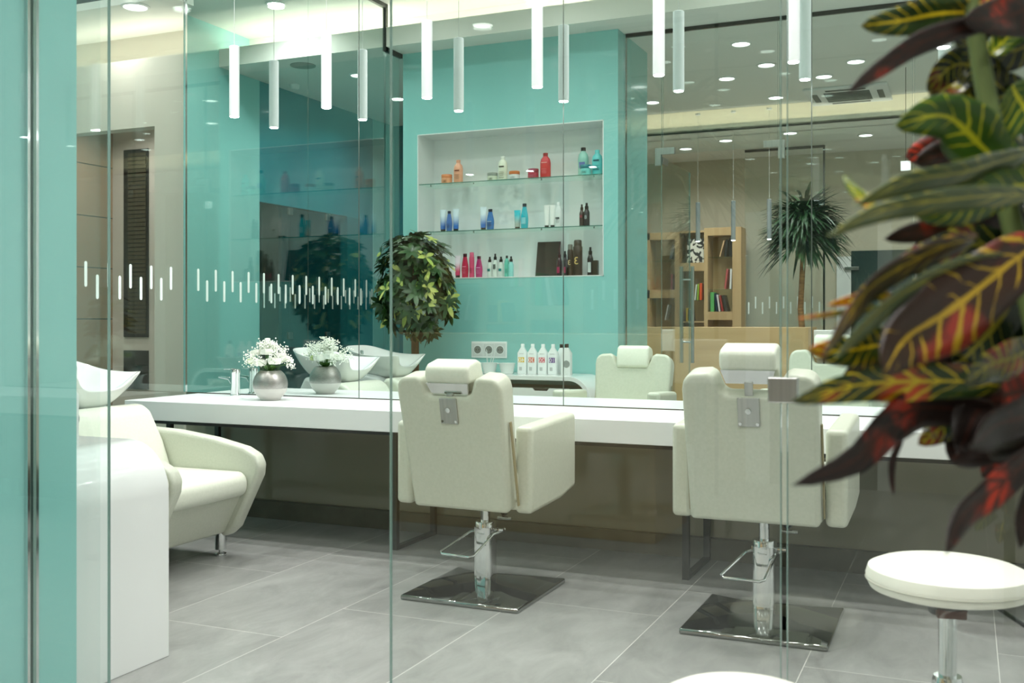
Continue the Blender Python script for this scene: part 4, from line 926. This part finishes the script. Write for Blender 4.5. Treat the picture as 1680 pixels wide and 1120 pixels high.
def cleaf(pts, w, mat, d0, d1, tw=0.0, curl=.25, fold=.18):
    """leaf along photo-measured spine points; w = width in photo px; depth from d0 (base) to d1 (tip)"""
    n = 14; P = []
    for i, (px, py) in enumerate(pts): P.append(sp_(px, py, d0+(d1-d0)*i/(len(pts)-1)))
    def cr(t):
        s = t*(len(P)-1); i = min(int(s), len(P)-2); u = s-i; a = P[max(i-1, 0)]; b_ = P[i]; c = P[i+1]; e = P[min(i+2, len(P)-1)]
        return .5*((2*b_)+(c-a)*u+(2*a-5*b_+4*c-e)*u*u+(3*b_-a-3*c+e)*u*u*u)
    me = bpy.data.meshes.new('leaf'); vs = []; fs = []; uv = []
    W = w/F*DS/2; m_ = 5
    for i in range(n+1):
        t = i/n; c = cr(t); tg = (cr(min(1, t+.02))-cr(max(0, t-.02))).normalized()
        side0 = tg.cross(fwd).normalized(); nrm0 = side0.cross(tg).normalized()
        side = (side0*math.cos(tw)+nrm0*math.sin(tw)); nrm = side.cross(tg)
        wd_ = W*max(.02, (math.sin(PI*min(1, .06+.93*t**.85))**.75)) if t < 1 else W*.02
        wd_ *= 1+.05*math.sin(t*17)
        for j in range(m_):
            v = (j/(m_-1)-.5)*2
            vs.append(tuple(c+side*wd_*v-nrm*(abs(v)**1.4*fold*wd_)+nrm*.06*W*math.sin(t*13+v*2)-C0)); uv.append((t, j/(m_-1)))
    for i in range(n):
        for j in range(m_-1):
            a = i*m_+j; fs.append((a, a+1, a+m_+1, a+m_))
    me.from_pydata(vs, [], fs); ul = me.uv_layers.new(name='UVMap')
    for l in me.loops: ul.data[l.index].uv = uv[l.vertex_index]
    me.materials.append(CM[mat]); me.shade_smooth()
    o = bpy.data.objects.new('leaf', me); COL.objects.link(o); o.parent = ct
    so = o.modifiers.new('thick', 'SOLIDIFY'); so.thickness = .0009
    return o
N_, F_ = 1.0, 1.30
leaves = [
 # top left group
 ([(1600, 20), (1540, 22), (1480, 34), (1412, 42)], 62, 'y', 1.16, 1.14, .3),
 ([(1680, 20), (1600, 40), (1510, 70), (1440, 115), (1390, 152)], 36, 'd', 1.16, 1.02, .2),
 ([(1740, -30), (1690, 10), (1640, 30), (1580, 32)], 84, 'd', 1.2, 1.1, .1),
 ([(1580, 0), (1620, 10), (1660, 12), (1700, 14)], 60, 'y', 1.2, 1.2, .2),
 ([(1625, 90), (1655, 60), (1680, 40), (1720, 30)], 50, 'g', 1.2, 1.2, .3),
 ([(1650, 150), (1600, 110), (1560, 110), (1520, 150)], 70, 'p', 1.22, 1.25, .2),
 ([(1640, 240), (1590, 160), (1560, 140), (1530, 165)], 90, 'p', 1.22, 1.28, 0),
 ([(1660, 290), (1610, 240), (1550, 190), (1468, 205)], 92, 'g', 1.15, 1.08, .35),
 ([(1660, 140), (1680, 180), (1700, 230), (1720, 300)], 110, 'g', 1.18, 1.2, .1),
 ([(1650, 180), (1665, 250), (1690, 320), (1700, 380)], 80, 'p', 1.2, 1.12, .3),
 ([(1710, 60), (1660, 84), (1610, 78), (1565, 62)], 70, 'p', 1.24, 1.2, .2),
 ([(1700, 200), (1660, 165), (1610, 160), (1570, 185)], 84, 'p', 1.26, 1.24, .2),
 ([(1720, -20), (1690, 0), (1650, -5), (1600, 5)], 60, 'g', 1.22, 1.2, .2),
 # middle big ones, some with gloss painted in as pale grey-green
 ([(1690, 250), (1620, 270), (1560, 285), (1480, 300), (1400, 335)], 62, 'w', 1.1, .98, .9),
 ([(1700, 320), (1620, 320), (1520, 330), (1430, 350), (1358, 386)], 46, 'w', 1.08, .93, .8),
 ([(1440, 350), (1420, 330), (1398, 308), (1384, 288)], 18, 'g', 1.05, 1.08, .4),
 ([(1700, 300), (1640, 310), (1570, 340), (1500, 350)], 70, 'g', 1.12, 1.05, .5),
 ([(1690, 370), (1600, 375), (1520, 378), (1450, 392)], 50, 'd', 1.2, 1.15, .2),
 ([(1690, 420), (1600, 400), (1520, 420), (1460, 440)], 70, 'p', 1.2, 1.1, .3),
 ([(1680, 470), (1620, 430), (1560, 430), (1500, 470)], 90, 'p', 1.22, 1.2, 0),
 ([(1600, 390), (1530, 410), (1440, 460), (1390, 520), (1345, 590)], 48, 'r', 1.05, .92, .7),
 ([(1640, 420), (1560, 440), (1480, 480), (1410, 540), (1370, 585)], 56, 'w', 1.05, .94, .9),
 ([(1700, 400), (1620, 460), (1540, 520), (1480, 560), (1448, 615)], 112, 'r', 1.06, .98, .1),
 ([(1690, 450), (1640, 520), (1600, 570), (1560, 600)], 120, 'p', 1.2, 1.2, .2),
 ([(1690, 520), (1620, 520), (1560, 540), (1510, 580)], 100, 'd', 1.22, 1.24, .2),
 ([(1480, 500), (1430, 480), (1400, 490), (1358, 500)], 22, 'y', 1.1, 1.06, .4),
 ([(1500, 500), (1440, 505), (1380, 512), (1310, 522)], 14, 'y', 1.1, 1.02, .6),
 ([(1500, 560), (1440, 565), (1390, 575), (1325, 572)], 62, 'y', 1.08, 1.05, .3),
 ([(1560, 600), (1500, 580), (1440, 590), (1380, 620)], 60, 'd', 1.2, 1.2, .2),
 ([(1640, 632), (1560, 624), (1460, 626), (1380, 636), (1297, 658)], 62, 'y', 1.1, 1.0, .35),
 ([(1700, 570), (1660, 585), (1620, 600), (1580, 628)], 60, 'p', 1.04, .98, .3),
 # lower dark group
 ([(1720, 600), (1680, 640), (1620, 650), (1540, 690)], 100, 'd', 1.22, 1.2, .1),
 ([(1730, 660), (1700, 640), (1640, 610), (1580, 600)], 80, 'p', 1.22, 1.22, .2),
 ([(1700, 640), (1600, 640), (1530, 630), (1470, 640)], 90, 'd', 1.2, 1.2, .2),
 ([(1640, 680), (1560, 670), (1500, 670), (1455, 700), (1400, 755), (1298, 796)], 66, 'd', 1.14, .98, .1),
 ([(1690, 640), (1640, 650), (1600, 680), (1570, 745)], 110, 'd', 1.16, 1.1, .1),
 ([(1720, 660), (1680, 680), (1630, 700), (1590, 730)], 90, 'd', 1.14, 1.05, .4),
 ([(1700, 690), (1670, 720), (1640, 735), (1622, 740)], 50, 'd', 1.15, 1.1, .2),
 ([(1720, 720), (1680, 760), (1620, 810), (1575, 850), (1551, 908)], 52, 'd', 1.14, 1.02, .1),
 ([(1480, 720), (1465, 750), (1462, 780), (1466, 812)], 14, 'd', 1.2, 1.2, .2),
 ([(1740, 770), (1700, 800), (1680, 840), (1672, 900)], 50, 'd', 1.18, 1.15, .3),
 ([(1740, 480), (1700, 560), (1690, 620), (1680, 680)], 60, 'p', 1.2, 1.2, .4),
 ([(1740, 380), (1700, 430), (1680, 500), (1690, 560)], 90, 'd', 1.24, 1.24, .2),
 ([(1720, 340), (1660, 380), (1600, 440), (1570, 500)], 90, 'd', 1.26, 1.26, .1),
 ([(1720, 290), (1660, 330), (1600, 350), (1540, 360)], 60, 'p', 1.24, 1.2, .2),
]
for L_ in leaves: cleaf(*L_[:6])
rnd = random.Random(8)
for i in range(30):          # inner leaves between the large outer ones
    x0 = rnd.uniform(1640, 1730); y0 = rnd.uniform(250, 720); x1 = x0-rnd.uniform(90, 190); y1 = y0+rnd.uniform(-30, 90); d = rnd.uniform(1.22, 1.40)
    cleaf([(x0, y0), ((x0+x1)/2, (y0+y1)/2-rnd.uniform(5, 30)), (x1, y1)], rnd.uniform(60, 110), rnd.choice('pdpdp'), d, d+rnd.uniform(-.05, .08), rnd.uniform(-.4, .6))
rnd = random.Random(21)
for i in range(16):          # the far side of the crown and leaves beyond the frame
    k = rnd.uniform(0, 1); z = 1.60-k*.95; base = Vector((C0.x, C0.y, z)); a = rnd.uniform(-.6, 1.9)
    d = right*math.cos(a)+fwd*math.sin(a)
    P0 = base; P1 = base+d*.10+upv*.03; P2 = base+d*.2-upv*.02
    def pr(p):
        q = p-Vector((0, 0, CAM_H)); dd = q.dot(fwd); return (840+F*q.dot(right)/dd, HY-F*q.z/dd, dd)
    a_, b_, c_ = pr(P0), pr(P1), pr(P2)
    cleaf([a_[:2], b_[:2], c_[:2]], rnd.uniform(60, 90), rnd.choice('gpdy'), a_[2], c_[2], rnd.uniform(-.5, .8))
